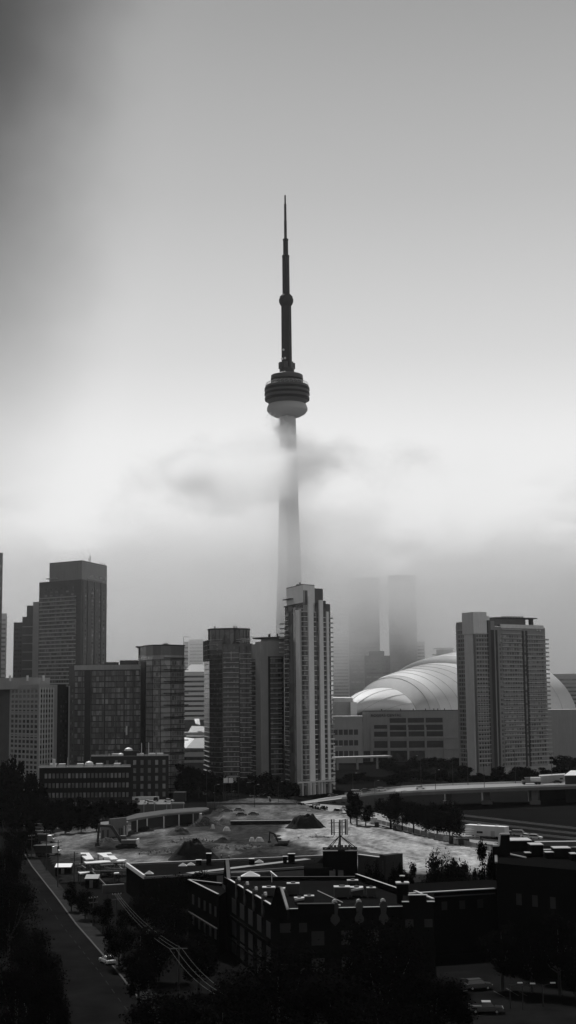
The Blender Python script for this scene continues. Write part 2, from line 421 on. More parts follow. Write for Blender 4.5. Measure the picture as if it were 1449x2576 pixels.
# ------------------------------------------------------------------ stepped tower, far left
Y = 980
A, B = xy(30, Y), xy(97, Y)
t = empty('stepped_tower', (A[0]+8, Y+15, 0), 'hazy grey tower with stepped shoulders behind the tall dark tower at left', 'building')
for i, (a, b, top) in enumerate(((30, 55, 1559), (52, 66, 1545), (63, 82, 1517), (79, 100, 1508))):
    pil(t, 'tower_tier', conc_d if i < 3 else conc_m, A, B, a, b, 0, hz(top, Y), out=.3*i, dep=30)
zt = hz(1570, Y)
sl(t, 'floor_band', conc_m, A, B, 53, 80, [zt-3.0*k*1.0 for k in range(0, 38, 2)], out=.75, th=.6)
pan(t, 'window', glass_d, A, B, 32, 51, 10, hz(1572, Y), 4, 30, limit=70, fw=.6, fh=.45, out=.1)

# ------------------------------------------------------------------ tall dark tower at left
Y = 900
A, K, B = xy(93.5, 912), xy(202, 890), xy(266, 930)
zt = hz(1415, Y, 200); zm = hz(1461, Y, 150)
t = empty('residential_tower', (K[0], K[1]+20, 0), 'tall dark slab tower at left with pale balcony lines and a plain windowless crown', 'building')
core(t, 'wall', conc_d, [A, K, B], zm, 34)
Ac = wp(A, K, 119)
core(t, 'crown', mat('crown cladding', .30, vary=.1, streak=.25), [Ac, K, B], zt, 30, z0=zm)
MB().prism([Ac, K, B, back(B, 28), back(Ac, 28)], zt, zt+.5).build('roof_coping', conc_d, t)
pil(t, 'roof_ledge', conc_m, A, K, 113, 140, hz(1449, Y), hz(1447, Y), out=1.0, dep=4)
pil(t, 'louvre', glass_d, K, B, 222, 240, hz(1447, Y), hz(1440, Y), out=.15)
pil(t, 'louvre', glass_d, K, B, 246, 260, hz(1447, Y), hz(1440, Y), out=.15)
pil(t, 'roof_ledge', conc_m, K, B, 215, 258, hz(1452, Y), hz(1450, Y), out=.5)
zf = hz(1497, Y); n = 30; h = 2.55
zs = [zf-h*i for i in range(n)]
sl(t, 'balcony_slab', mat('balcony edge', .5, vary=.1), A, K, 97, 188, zs, out=1.0, th=.7)
pan(t, 'window', glass_m, A, K, 96, 190, zf-h*n, zf, 15, n, limit=100, fw=.5, fh=.6, out=.1)
pan(t, 'window', glass_m, A, K, 104, 200, zf+.5, hz(1471, Y), 7, 3, fw=.45, fh=.5, out=.1)
pil(t, 'corner_pier', conc_d, A, K, 191, 202, 0, zm, out=.5)
pan(t, 'window', glass_m, K, B, 206, 262, zf-h*n, hz(1471, Y), 6, 33, limit=100, fw=.5, fh=.5, out=.1)
for q in (204, 216, 234, 250): pil(t, 'pilaster', conc_d, K, B, q, q+5, 0, zm, out=.5)
for k, (q, hh) in enumerate(((216, 6), (218.5, 9), (220.5, 9.5))):
    p = wp(K, B, q); MB().tube((p[0], p[1]+6, zt), (p[0], p[1]+6, zt+hh*.55), .18, n=5).build('mast', metal_l, t)
tr = MB()
for i in range(5):
    q0 = wp(K, B, 246+3*i); q1 = wp(K, B, 249+3*i); a0 = (q0[0], q0[1]+3, zt+(0 if i % 2 else 1.8)); a1 = (q1[0], q1[1]+3, zt+(1.8 if i % 2 else 0)); tr.tube(a0, a1, .15, n=4)
tr.build('window_cleaning_rig', steel_d, t)

# ------------------------------------------------------------------ office block with a pale window grid
A, K, B = xy(23, 735), xy(97, 712), xy(143, 735)
zt = hz(1722, 712, 97)
t = empty('office_block', (K[0]-4, K[1]+12, 0), 'mid-rise office block at left with a square grid of dark windows in a pale frame', 'building')
core(t, 'wall', conc_m, [A, K, B], zt, 26)
A0 = xy(-60, 760); core(t, 'side_wing', conc_d, [A0, xy(23, 745)], zt-2, 26)
A1 = xy(-20, 735); K1, B1 = xy(97, 722), xy(124, 735)
core(t, 'penthouse', conc_m, [A1, K1, B1], hz(1704, 722, 97), 16, z0=zt-2.2)
pan(t, 'window', glass_d, A, K, 26, 95, 2, zt-2, 7, 20, limit=100, fw=.62, fh=.62, out=.06)
pan(t, 'window', glass_d, K, B, 99, 133, 2, zt-2, 5, 20, limit=100, fw=.60, fh=.62, out=.06)
for q in [99+6.8*i for i in range(6)]: pil(t, 'mullion', conc_l, K, B, q-.7, q+.7, 0, zt-1.5, out=.3)
sl(t, 'floor_band', conc_m, A, K, 24, 97, [zt-1.6-6.2*k for k in range(9)], out=.3, th=.6)
for px_ in (20, 64, 105): p = xy(px_, 722); MB().tube((p[0], p[1]+3, zt+2), (p[0], p[1]+3, zt+4.9), .6, n=10).build('roof_vent', white_p, t)
A, B = xy(143, 745), xy(182, 752)
t = empty('service_block', (A[0]+3, A[1]+10, 0), 'plain dark block squeezed between the grid office and the glass condominium', 'building')
core(t, 'wall', brick_m, [A, B], hz(1722, 745), 24); pil(t, 'roof_block', brick_m, A, B, 150, 172, hz(1722, 745), hz(1716, 745), out=-3, dep=12)
pan(t, 'window', glass_d, A, B, 150, 168, 4, hz(1722, 745)-4, 3, 18, fw=.5, fh=.5)

# ------------------------------------------------------------------ glass podium block
A, B = xy(172, 745), xy(360, 738)
zt = hz(1668, 740)
t = empty('glass_apartment_block', ((A[0]+B[0])/2, A[1]+12, 0), 'wide glass apartment block with thin dark floor lines, left of the rounded glass tower', 'building')
core(t, 'wall', conc_d, [A, B], zt, 24)
pil(t, 'parapet', conc_m, A, B, 186, 358, zt-2.6, zt, out=.5)
pil(t, 'edge_pier', conc_m, A, B, 172, 175, 0, hz(1720, 745), out=.5)
pan(t, 'window', glass_m, A, B, 176, 184, 2, hz(1725, 745), 2, 18, limit=36, fw=.5, fh=.5)
h = 3.02; nf = 21
zs = [zt-2.9-h*i for i in range(nf)]
pan(t, 'window', glass('apartment glass', .10, .45, .12, .22), A, B, 187, 357, zs[-1], zs[0], 22, nf-1, limit=100, fw=.86, fh=.80, out=.06)
sl(t, 'floor_edge', steel_d, A, B, 187, 357, zs, out=.35, th=.28)
for q in (206, 229, 262, 291, 312, 336): pil(t, 'pier', conc_d, A, B, q-1.1, q+1.1, 0, zt-2.8, out=.4)
pil(t, 'dark_bay', mat('dark glazing', .05, rough=.2), A, B, 212, 227, 0, zt-3, out=.25)
A2, B2 = xy(262, 752), xy(348, 752)
pil(t, 'penthouse', conc_d, A2, B2, 262, 292, zt, hz(1661, 752), out=0, dep=10)
pil(t, 'penthouse', conc_d, A2, B2, 300, 343, zt, hz(1657, 752), out=0, dep=10)
pil(t, 'pale_duct', white_p, A, B, 317, 321, hz(1845, 740), hz(1822, 740), out=.5)

# rounded glass tower
pts = [xy(347, 752), xy(353, 735), xy(366, 722), xy(384, 714), xy(404, 712), xy(430, 715), xy(464, 722)]
zt = hz(1621, 714)
t = empty('rounded_glass_tower', (xy(404, 712)[0], 725, 0), 'glass apartment tower with rounded left corner and dark projecting floor slabs', 'building')
core(t, 'wall', glass('rounded tower glass', .12, .42, .14, .2), pts, zt, 24)
core(t, 'crown', mat('crown glass', .17, rough=.3, vary=.15, streak=.2), [(p[0], p[1]-.2) for p in pts], zt+.01, 23, z0=hz(1645, 714))
slabs(t, 'roof_edge', steel_d, pts, [zt+.25], out=.6, th=.5)
h = 3.02; zs = [hz(1657, 714)-h*i for i in range(23)]
slabs(t, 'floor_edge', steel_d, pts[1:], zs, out=.5, th=.30)
A, B = pts[-2], pts[-1]
sl(t, 'balcony_slab', steel_d, A, B, 412, 467, [z+1.0 for z in zs[::2]], out=2.2, th=.4)
pan(t, 'window', glass_l, A, B, 432, 462, zs[-1], zs[0], 5, 22, limit=100, fw=.8, fh=.66, out=.08)
A, B = pts[3], pts[4]
pan(t, 'window', glass_l, A, B, 386, 403, zs[-1], zs[0], 3, 22, limit=66, fw=.85, fh=.7, out=.08)
pil(t, 'dark_joint', steel_d, pts[1], pts[2], 355, 365, 0, hz(1660, 714), out=.3)  # dark steel strip up the curved corner
for p in pts[2:-1]: MB().tube((p[0], p[1]-.25, 0), (p[0], p[1]-.25, zt-7), .16, n=5).build('mullion', steel_d, t)
for q in (350, 355): p = xy(q, 738); MB().tube((p[0], p[1], hz(1645, 738)), (p[0], p[1], hz(1625, 738)), .2, n=5).build('canopy_post', steel_d, t)
p = xy(352, 740); MB().box((p[0]-2.2, p[1]-3, hz(1625, 738)), (p[0]+5, p[1]+8, hz(1622, 738))).build('canopy', steel_d, t)
for px_, hh in ((413, 2.2), (417, 3), (421, 2), (441, 1.2)): p = xy(px_, 726); MB().box((p[0]-1.1, p[1], zt), (p[0]+1.1, p[1]+2, zt+hh*.6)).build('roof_unit', metal_l, t)
p = xy(462, 728); mm = MB(); mm.tube((p[0], p[1], zt), (p[0], p[1], zt+5), .12, n=4); mm.tube((p[0], p[1], zt+5), (p[0]+3, p[1], zt+5), .12, n=4); mm.build('davit', steel_d, t)

# ------------------------------------------------------------------ pale striped building and white roofs in the gap
A, B = xy(458, 1130), xy(580, 1130)
t = empty('striped_office_building', (A[0]+15, 1150, 0), 'pale building striped with white floor bands and dark window strips in the gap', 'building')
zt = hz(1667, 1130)
core(t, 'wall', conc_d, [A, B], hz(1690, 1130), 40)
rf = MB(); a, b = A, B
z0r = hz(1690, 1130)
rf.prism([a, b, back(b, 30), back(a, 30)], z0r, z0r+.8)
rf.add([(a[0], a[1]+6, z0r), (b[0], b[1]+6, z0r), (b[0], b[1]+30, zt), (a[0]+5, a[1]+30, zt), (a[0]+5, a[1]+31, z0r), (b[0], b[1]+31, z0r)], [(0, 1, 2, 3), (3, 2, 5, 4), (0, 3, 4), (1, 5, 2), (0, 4, 5, 1)])
rf.build('roof', grey_m, t)
zz = hz(1690, 1130); hh = 12.1*1130/3450
for k in range(10):
    pil(t, 'white_band', white_p, A, B, 458, 580, zz-hh*(k+.62), zz-hh*k, out=.8, dep=.5)
    pil(t, 'window_band', glass_d, A, B, 458, 580, zz-hh*(k+1)+.02, zz-hh*(k+.64), out=.1, dep=.4)
t = empty('white_roofed_hall', (xy(490, 1040)[0], 1040, 0), 'low hall with slanted white roof planes in the gap below the striped building', 'building')
Ya = 1030; A, B = xy(450, Ya), xy(560, Ya)
core(t, 'wall', conc_d, [A, B], hz(1880, Ya), 20)
def quad3(name, m_, pts, parent, th=.5):
    v = [Vector(p) for p in pts]; n = (v[1]-v[0]).cross(v[2]-v[0]).normalized()*th
    k = len(v); mb = MB().add(v+[p-n for p in v], [tuple(range(k)), tuple(range(k, 2*k))[::-1]]+[(i, i+k, (i+1) % k+k, (i+1) % k) for i in range(k)])
    return mb.build(name, m_, parent)
quad3('roof_plane', white_m, [at(448, 1882, Ya), at(468, 1882, Ya+2), at(490, 1858, Ya+25), at(448, 1853, Ya+30)], t)
quad3('roof_plane', conc_m, [at(469, 1882, Ya), at(560, 1882, Ya), at(560, 1855, Ya+25), at(491, 1857, Ya+27)], t)
quad3('roof_plane', grey_m, [at(468, 1852, Ya+32), at(560, 1852, Ya+32), at(560, 1828, Ya+55), at(482, 1826, Ya+60)], t)
quad3('roof_plane', white_m, [at(492, 1820, Ya+40), at(504, 1823, Ya+40), at(501, 1808, Ya+52), at(489, 1808, Ya+52)], t)
core(t, 'upper_wall', conc_m, [xy(450, Ya+35), xy(560, Ya+35)], hz(1840, Ya+35), 15)
for a_, b_, m__ in ((1884, 1889, glass_d), (1889.5, 1901, grey_m), (1902, 1909, glass_d), (1910, 1918, conc_m)):
    pil(t, 'wall_band', m__, A, B, 450, 560, hz(b_, Ya), hz(a_, Ya), out=.4)


# ------------------------------------------------------------------ dark cylinder condominium
bal_l = mat('pale balcony edge', .82, vary=.1)
cond_g = glass('condominium glass', .06, .42, .12, .25)
c = xy(577, 775); rad = 52*770/3450
t = empty('cylinder_condominium', (c[0], c[1], 0), 'dark condominium with a round glass upper drum and balconied lower front', 'building')
zt = hz(1584, 766, 577)
lz_ = MB().lathe([(rad, 0), (rad, zt-1), (rad, zt)], 40, c).build('drum', cond_g, t); soft_smooth(lz_, 40)
o = MB().lathe([(rad+.5, zt), (rad+.5, zt+.8), (rad-.6, zt+.8), (rad-.6, zt+.2)], 40, c).build('roof_coping', steel_d, t); soft_smooth(o)
h = 2.62
arc = [(c[0]+rad*math.cos(R(a)), c[1]+rad*math.sin(R(a))) for a in range(180, 361, 15)]
slabs(t, 'floor_edge', conc_d, arc, [zt-3.5-h*2*k for k in range(8)], out=.2, th=.3)
for a in range(190, 360, 14): MB().tube((c[0]+(rad+.1)*math.cos(R(a)), c[1]+(rad+.1)*math.sin(R(a)), zt-30), (c[0]+(rad+.1)*math.cos(R(a)), c[1]+(rad+.1)*math.sin(R(a)), zt), .14, n=4).build('mullion', steel_d, t)
A, K, K2, B = xy(514, 775), xy(527, 752), xy(560, 742), xy(637, 742)
core(t, 'lower_wall', cond_g, [A, K, K2], hz(1612, 750), 30)
core(t, 'front_wing', cond_g, [K2, B], hz(1618, 742), 24)
slabs(t, 'floor_edge', conc_m, [A, K, K2], [hz(1608, 750)-h*k for k in range(30)], out=.6, th=.22)
for q in (514.5, 519, 524): pil(t, 'balcony_post', steel_d, A, K, q, q+1.2, hz(1660, 750), hz(1607, 750), out=.8, dep=.2)
zf = hz(1641, 742); zs = [zf-h*k for k in range(27)]
sl(t, 'balcony_slab', bal_l, K2, B, 562, 602, zs, out=1.2, th=.26)
sl(t, 'balcony_slab', bal_l, K2, B, 604, 636, [z-.5 for z in zs], out=.5, th=.24)
pan(t, 'window', glass_m, K2, B, 562, 634, zs[-1], zf+4, 9, 28, limit=100, fw=.55, fh=.55, out=.08)
pan(t, 'window', glass_m, K, K2, 530, 558, zs[-1], zf+6, 4, 28, limit=60, fw=.5, fh=.5, out=.08)
for q in (582, 604): pil(t, 'balcony_divider', bal_l, K2, B, q, q+1.0, hz(1660, 742), zf, out=1.2, dep=.1)
for q in (602, 620): pil(t, 'dark_bay', steel_d, K2, B, q, q+3, 0, hz(1625, 742), out=.2)
terr = [xy(600, 765), xy(612, 756), xy(632, 760)]
slabs(t, 'terrace_slab', white_p, terr, [hz(1607, 760), hz(1612, 760)], out=1.2, th=.25, back=3)
for q in (606, 611, 616, 621, 627): pil(t, 'terrace_window', glass_l, terr[1], terr[2], q, q+3, hz(1617, 758), hz(1608, 758), out=.3)
pil(t, 'roof_frame', steel_d, K2, B, 618, 640, hz(1601, 742), hz(1600, 742), out=-6, dep=5)
for px_ in (541, 590, 596): p = xy(px_, 770); MB().tube((p[0], p[1], zt), (p[0], p[1], zt+2.2), .5, n=8).build('roof_vent', metal_l, t)
for a_, b_ in ((530, 545), (575, 596)): pil(t, 'entrance_pier', conc_m, K2, B, max(a_, 562), max(b_, 566), 0, 7, out=.5)

# ------------------------------------------------------------------ slab condominium with the disc roof
A, K, B = xy(634, 742), xy(659, 726), xy(716, 732)
t = empty('disc_roofed_condominium', (K[0]+4, K[1]+12, 0), 'mid-height condominium with plain pale fin and flat oval roof disc beside the tallest condominium', 'building')
zt = hz(1613, 726)
core(t, 'wall', conc_d, [A, K, B], zt-1, 22)
pil(t, 'fin_wall', conc_m, A, K, 646, 659, 0, zt, out=.5)
pil(t, 'fin_wall', conc_m, K, B, 659, 674.5, 0, zt, out=.5)
pil(t, 'side_wall', conc_m, A, K, 634, 647, zt-9, zt-1, out=.2)
pil(t, 'recess_shade', steel_d, K, B, 675, 681, 0, hz(1651, 726), out=.05)  # flat dark strip: the shade of the recess given as colour
pil(t, 'frame_beam', conc_m, K, B, 674.5, 716, hz(1650, 726), zt, out=.5)
h = 2.62; zf = hz(1655, 726); zs = [zf-h*k for k in range(24)]
sl(t, 'balcony_slab', bal_l, K, B, 681, 708, zs, out=.9, th=.26)
pan(t, 'window', glass_l, K, B, 682, 700, zs[-1], zf, 3, 24, limit=72, fw=.8, fh=.66, out=.1)
pan(t, 'window', glass_d, K, B, 700, 714, zs[-1], zf, 2, 24, limit=28, fw=.8, fh=.7, out=.1)
sl(t, 'balcony_slab', bal_l, A, K, 634, 645, [z-1.2 for z in zs], out=.7, th=.26)
pan(t, 'window', glass_m, A, K, 635, 645, zs[-1], zf, 2, 24, limit=48, fw=.6, fh=.6, out=.1)
dc = xy(689, 738); do = MB().lathe([(10.6, hz(1606.5, 738)), (11.2, hz(1605, 738)), (10.9, hz(1603.5, 738)), (3, hz(1603, 738))], 36, dc).build('roof_disc', conc_d, t); soft_smooth(do)
co = MB().lathe([(6.5, zt-2), (6.5, hz(1606, 738))], 24, dc).build('roof_drum', conc_m, t)
for px_, hh in ((678, 2.0), (681, 2.5), (700, 2.4), (704, 1.0)): p = xy(px_, 738); MB().tube((p[0], p[1], hz(1603, 738)), (p[0], p[1], hz(1603, 738)+hh*.8), .35, n=6).build('roof_vent', steel_d, t)

# ------------------------------------------------------------------ the tallest condominium
A, K, B = xy(717, 722), xy(766, 692), xy(835, 708)
t = empty('balconied_condominium', (K[0]+2, K[1]+14, 0), 'tallest slim condominium with pale vertical piers and stepped crown in front of the concrete tower', 'building')
zs0 = hz(1524, 705); z1 = hz(1471, 692, 766); z2 = hz(1480, 700, 800); z3 = hz(1519, 706, 830)
core(t, 'wall', conc_d, [A, K, wp(K, B, 835)], z3, 26)
cond_l = mat('warm pale concrete', .82, vary=.1, streak=.1)
A1 = wp(A, K, 724); K1 = K; B1 = wp(K, B, 796)
core(t, 'crown', cond_l, [A1, K1, B1], z1, 20, z0=zs0-4)
core(t, 'crown_step', conc_d, [B1, wp(K, B, 817)], z2, 18, z0=z3-2)
core(t, 'crown_step', conc_d, [wp(K, B, 817), wp(K, B, 824)], hz(1512, 704), 16, z0=z3-2)
pil(t, 'crown_window', mat('crown window', .09, rough=.3), K, B, 770.5, 777.5, hz(1522, 692), hz(1485, 692), out=.08)
pil(t, 'crown_slot', steel_d, K, B, 767.5, 769.3, hz(1522, 692), hz(1485, 692), out=.05)
cp = MB().prism([A1, K1, B1, back(B1, 20), back(A1, 20)], z1, z1+.4).build('roof_coping', conc_d, t)
can = MB(); q0 = wp(A, K, 723)
for i in range(3): pass
sl(t, 'crown_canopy', conc_d, A, K, 722.5, 741, [hz(1505, 705)], out=1.8, th=.4, back=.1)
zb = hz(1968, 692, 780)
zlist_top = hz(1527, 692)
for a_, b_ in ((751, 761.3), (776.7, 789.5), ):
    q0, q1 = a_, b_
    if a_ < 766 and b_ <= 766: pil(t, 'pier', cond_l, A, K, q0, q1, 0, hz(1535, 700), out=1.0)
    else: pil(t, 'pier', cond_l, K, B, q0, q1, 0, hz(1500, 692), out=.8)
pil(t, 'pier', cond_l, K, B, 804.5, 814, 0, z2-6, out=.8)
pil(t, 'pier', cond_l, K, B, 823.5, 829, 0, z3-4, out=.6)
h = 2.455; n = 36
zf = hz(1539, 692); zs = [zf-h*k for k in range(n)]
pan(t, 'window', blind_m, K, B, 766.5, 776.3, zs[-1]-h, zf, 2, n, limit=72, fw=.94, fh=.62, out=.15)
sl(t, 'floor_edge', bal_l, K, B, 766.5, 776.5, zs, out=.7, th=.26)
sl(t, 'floor_edge', bal_l, A, K, 761.4, 766, zs, out=.5, th=.26)
pan(t, 'window', glass_d, K, B, 790, 804, zs[-1]-h, zf, 3, n, limit=14, fw=.9, fh=.75, out=.12)
sl(t, 'floor_edge', bal_l, K, B, 790, 795, zs, out=1.0, th=.26)
pan(t, 'window', glass_d, K, B, 814.5, 823, zs[-1]-h, zf-4, 2, n-2, limit=14, fw=.92, fh=.62, out=.12)
sl(t, 'floor_edge', bal_l, K, B, 814.3, 823.3, zs[1:], out=.5, th=.26)
# right-hand balcony tips
for k, z in enumerate(zs[1:]):
    p = wp(K, B, 833); MB().lathe([(1.4, z-.5), (1.6, z-.1), (1.5, z+.15)], 10, (p[0]+.3, p[1]+.2)).build('corner_balcony', bal_l if k > 24 else conc_m, t)
# left bow with balconies
bow = [wp(A, K, 717), (wp(A, K, 722)[0]-.5, wp(A, K, 722)[1]-1.8), (wp(A, K, 731)[0]-.6, wp(A, K, 731)[1]-2.4), wp(A, K, 738)]
MB().prism(bow, 0, zs0).build('glass_bow', cond_g, t)
bow2 = [wp(A, K, 739.5), (wp(A, K, 743)[0]-.5, wp(A, K, 743)[1]-1.6), (wp(A, K, 748)[0]-.4, wp(A, K, 748)[1]-1.5), wp(A, K, 750.5)]
MB().prism(bow2, 0, zs0-1).build('glass_bow', cond_g, t)
slabs(t, 'balcony_slab', bal_l, [bow[1], bow[2]], [z-1 for z in zs], out=.7, th=.24)
slabs(t, 'balcony_slab', conc_m, [bow[0], bow[1]], [z+.2 for z in zs[2:9]], out=2.6, th=.5)
slabs(t, 'balcony_slab', bal_l, [bow2[2], bow2[3]], [z+.3 for z in zs], out=.8, th=.24)
pan(t, 'window', glass_m, bow[1], bow[2], 724, 730, zs[-1], zs0-3, 1, n, limit=4, fw=.8, fh=.55, out=.1)
# base: canopy and lobby
MB().prism([(wp(K, B, 748)[0], K[1]-3.5), (wp(K, B, 838)[0], B[1]-5), (B[0]+1, B[1]+3), (A[0]+6, A[1]-6)], hz(1971, 690), hz(1967, 690)).build('canopy', conc_l, t)
for q in (753, 768, 780, 794, 808, 822): pil(t, 'lobby_column', conc_m, K, B, q, q+5, 0, hz(1971, 690), out=1.4, dep=.8)
for px_, hh in ((741, 2.4), (744, 2.4), (749, 3.2), (753, 1.8), (757, 1.5)): p = wp(A, K, px_); MB().tube((p[0]+2, p[1]+4, z1-1), (p[0]+2, p[1]+4, z1+hh*.7), .4, n=6).build('roof_vent', conc_d, t)
mz = xy(838, 706)
for k in range(12):
    q = at(841, 1880+k*9.3, 700); MB().box((q.x-.45, q.y-.5, q.z-.5), (q.x+.45, q.y+.5, q.z+.6)).build('corner_lamp', white_p, t)

# ------------------------------------------------------------------ right-hand condominium
A, K, K2, B = xy(1155, 838), xy(1203, 818), xy(1252, 824), xy(1380, 850)
t = empty('twin_slab_condominium', (K2[0], K2[1]+16, 0), 'broad condominium at right with a bright vertical strip, roof pergola and rows of balconies', 'building')
Yr = 825
zl = hz(1571, 838, 1155)
rc_w = mat('right wall panels', .30, vary=.15, streak=.12)
core(t, 'wall', rc_w, [A, K, K2], hz(1562, 822, 1220), 26)
core(t, 'right_wing', rc_w, [K2, B], hz(1578, 840, 1320), 28)
rc_l = mat('right pale concrete', .8, vary=.12, streak=.15)
pil(t, 'bright_strip', rc_l, A, K, 1177, 1197, 0, hz(1556, 826), out=.9)
pil(t, 'roof_block', rc_l, A, K, 1171, 1196, hz(1576, 826), hz(1555, 826), out=.4, dep=12)
pil(t, 'roof_block', rc_l, K, K2, 1198, 1232, hz(1600, 820), hz(1544.5, 820), out=.3, dep=12)
pil(t, 'edge_pier', conc_m, A, K, 1155, 1158, 0, zl, out=.4)
h = 2.62; zf = hz(1588, Yr); n = 31; zs = [zf-h*k for k in range(n)]
pan(t, 'window', glass_m, A, K, 1159, 1176, zs[-1]-h, zf, 3, n, limit=45, fw=.6, fh=.6, out=.1)
sl(t, 'floor_edge', conc_l, A, K, 1158, 1176, zs, out=.4, th=.22)
pan(t, 'window', glass_d, K, K2, 1204, 1238, zs[-1]-h, zf-3, 5, n, limit=45, fw=.6, fh=.55, out=.1)
sl(t, 'balcony_slab', conc_l, K, K2, 1203, 1234, zs[1:], out=.8, th=.28)
pil(t, 'recess_shade', steel_d, K, K2, 1239, 1250, 0, hz(1590, Yr), out=.1)  # dark strip colours in the shaded corner recess
pil(t, 'corner_fin', conc_d, K, K2, 1233, 1240, 0, hz(1566, Yr), out=.8)
pan(t, 'window', glass_m, K2, B, 1262, 1374, zs[-1]-h, zf-3, 18, n, limit=100, fw=.66, fh=.56, out=.1)
sl(t, 'balcony_slab', conc_l, K2, B, 1268, 1318, zs, out=1.1, th=.30)
sl(t, 'balcony_slab', conc_l, K2, B, 1332, 1376, [z-.4 for z in zs[1:]], out=1.1, th=.30)
sl(t, 'end_balcony', conc_m, K2, B, 1374, 1387, [z-3 for z in zs[1:]], out=.6, th=.9)
for q in (1254, 1321, 1330): pil(t, 'dark_pier', steel_d, K2, B, q, q+4, 0, hz(1590, Yr), out=.3)
A3, B3 = xy(1254, 834), xy(1376, 852)
pil(t, 'penthouse', conc_d, A3, B3, 1240, 1331, hz(1578, 840), hz(1561, 840), out=0, dep=14)
pil(t, 'pergola_roof', steel_d, A3, B3, 1252, 1359, hz(1561.5, 840), hz(1559, 840), out=1.0, dep=14)
pil(t, 'pergola_post', steel_d, A3, B3, 1344, 1351, hz(1578, 840), hz(1561.5, 840), out=0, dep=2)
for q in frange(1275, 1325, 8): p = wp(A3, B3, q); MB().box((p[0]-.5, p[1]+2, hz(1559, 840)), (p[0]+.5, p[1]+3, hz(1559, 840)+.9)).build('roof_vent', steel_d, t)
pil(t, 'penthouse_strip', rc_l, K2, B, 1268, 1376, hz(1587, 840), hz(1578, 840), out=.3)
for q in (1357, 1364): pil(t, 'terrace_window', white_p, K2, B, q, q+2.5, hz(1593, 840), hz(1590, 840), out=.8)
pil(t, 'podium', conc_m, K2, B, 1256, 1390, 0, 5, out=2)

# ------------------------------------------------------------------ stadium with sliding white roof
t = empty('domed_stadium', (xy(1150, 1100)[0], 1110, 0), 'domed stadium with huge white arched roof panels behind the right condominium', 'stadium')
def S3(cx, cy): return ((1240+cx/2.5875)/1.4907, (2380+cy/2.5875)/1.4907)
Af, Bf = xy(913, 1020), xy(1480, 1020)
zt = hz(1792, 1020)
core(t, 'facade', mat('stadium concrete', .38, vary=.12, streak=.2), [Af, xy(1240, 1012), Bf], zt, 26)
Bf = xy(1240, 1012)
pil(t, 'parapet', conc_d, Af, Bf, 913, 1240, zt, zt+.7, out=.3)
stw = mat('stadium window', .05, rough=.3, vary=.2)
for (a, b) in ((575, 735), (750, 910), (925, 1090)):
    for (c0_, c1_) in ((820, 866), (886, 938), (950, 1000), (1042, 1108)):
        (p0, q0), (p1, q1) = S3(a, c0_), S3(b, c1_)
        pil(t, 'window', stw, Af, Bf, p0, p1, hz(q1, 1018), hz(q0, 1018), out=.12)
for (c0_, c1_) in ((886, 922), (950, 1000), (1042, 1108)):
    (p0, q0), (p1, q1) = S3(422, c0_), S3(550, c1_); pil(t, 'window', stw, Af, Bf, p0, p1, hz(q1, 1018), hz(q0, 1018), out=.12)
for (a, b) in ((310, 380), (410, 550), (578, 740), (760, 910)):
    (p0, q0), (p1, q1) = S3(a, 1138), S3(b, 1232); pil(t, 'opening', glass_d, Af, Bf, p0, p1, .1, hz(q0, 1018), out=.12)
for a in (390, 555, 740, 915, 1095): p0, _ = S3(a, 0); pil(t, 'pilaster', conc_m, Af, Bf, p0, p0+4, 0, hz(1832, 1018), out=.9)
for c_ in (1010, 1120): _, q0 = S3(0, c_); pil(t, 'ledge', conc_m, Af, Bf, 935, 1150, hz(q0+2, 1018), hz(q0-1, 1018), out=.9)
sp = Vector((*wp(Af, Bf, 905), 0)); MB().add([(sp.x-6, sp.y-1, 0), (sp.x-3, sp.y-1, 0), (sp.x+1.5, sp.y-1, zt*.72), (sp.x-.5, sp.y-1, zt*.72), (sp.x-6, sp.y+6, 0), (sp.x-3, sp.y+6, 0), (sp.x+1.5, sp.y+6, zt*.72), (sp.x-.5, sp.y+6, zt*.72)],
    [(3, 2, 1, 0), (4, 5, 6, 7), (0, 1, 5, 4), (1, 2, 6, 5), (2, 3, 7, 6), (3, 0, 4, 7)]).build('raking_leg', conc_m, t)
core(t, 'stair_tower', conc_m, [xy(902, 1022), xy(914, 1019)], hz(1845, 1020), 14, z0=3)
# sign letters on the facade
fc = bpy.data.curves.new('sign_lettering', 'FONT'); fc.body = 'ROGERS CENTRE'; fc.size = 2.5; fc.extrude = .15; fc.align_x = 'LEFT'; fc.space_character = 1.06
fo = bpy.data.objects.new('tmp', fc); C.objects.link(fo)
dg = bpy.context.evaluated_depsgraph_get(); tme = bpy.data.meshes.new_from_object(fo.evaluated_get(dg)); bpy.data.objects.remove(fo)
so_ = bpy.data.objects.new('sign_lettering', tme); C.objects.link(so_); tme.materials.clear(); tme.materials.append(steel_d)
a = wp(Af, Bf, 934); b = wp(Af, Bf, 1010)
so_.parent = t; L_ = (Vector(b)-Vector(a)).length; wid = max(v.co.x for v in tme.vertices)
so_.rotation_euler = (R(90), 0, math.atan2(b[1]-a[1], b[0]-a[0])); so_.location = Vector((a[0], a[1]-.35, hz(1805.2, 1017)))-root_loc(t); so_.scale = (L_/wid,)*3
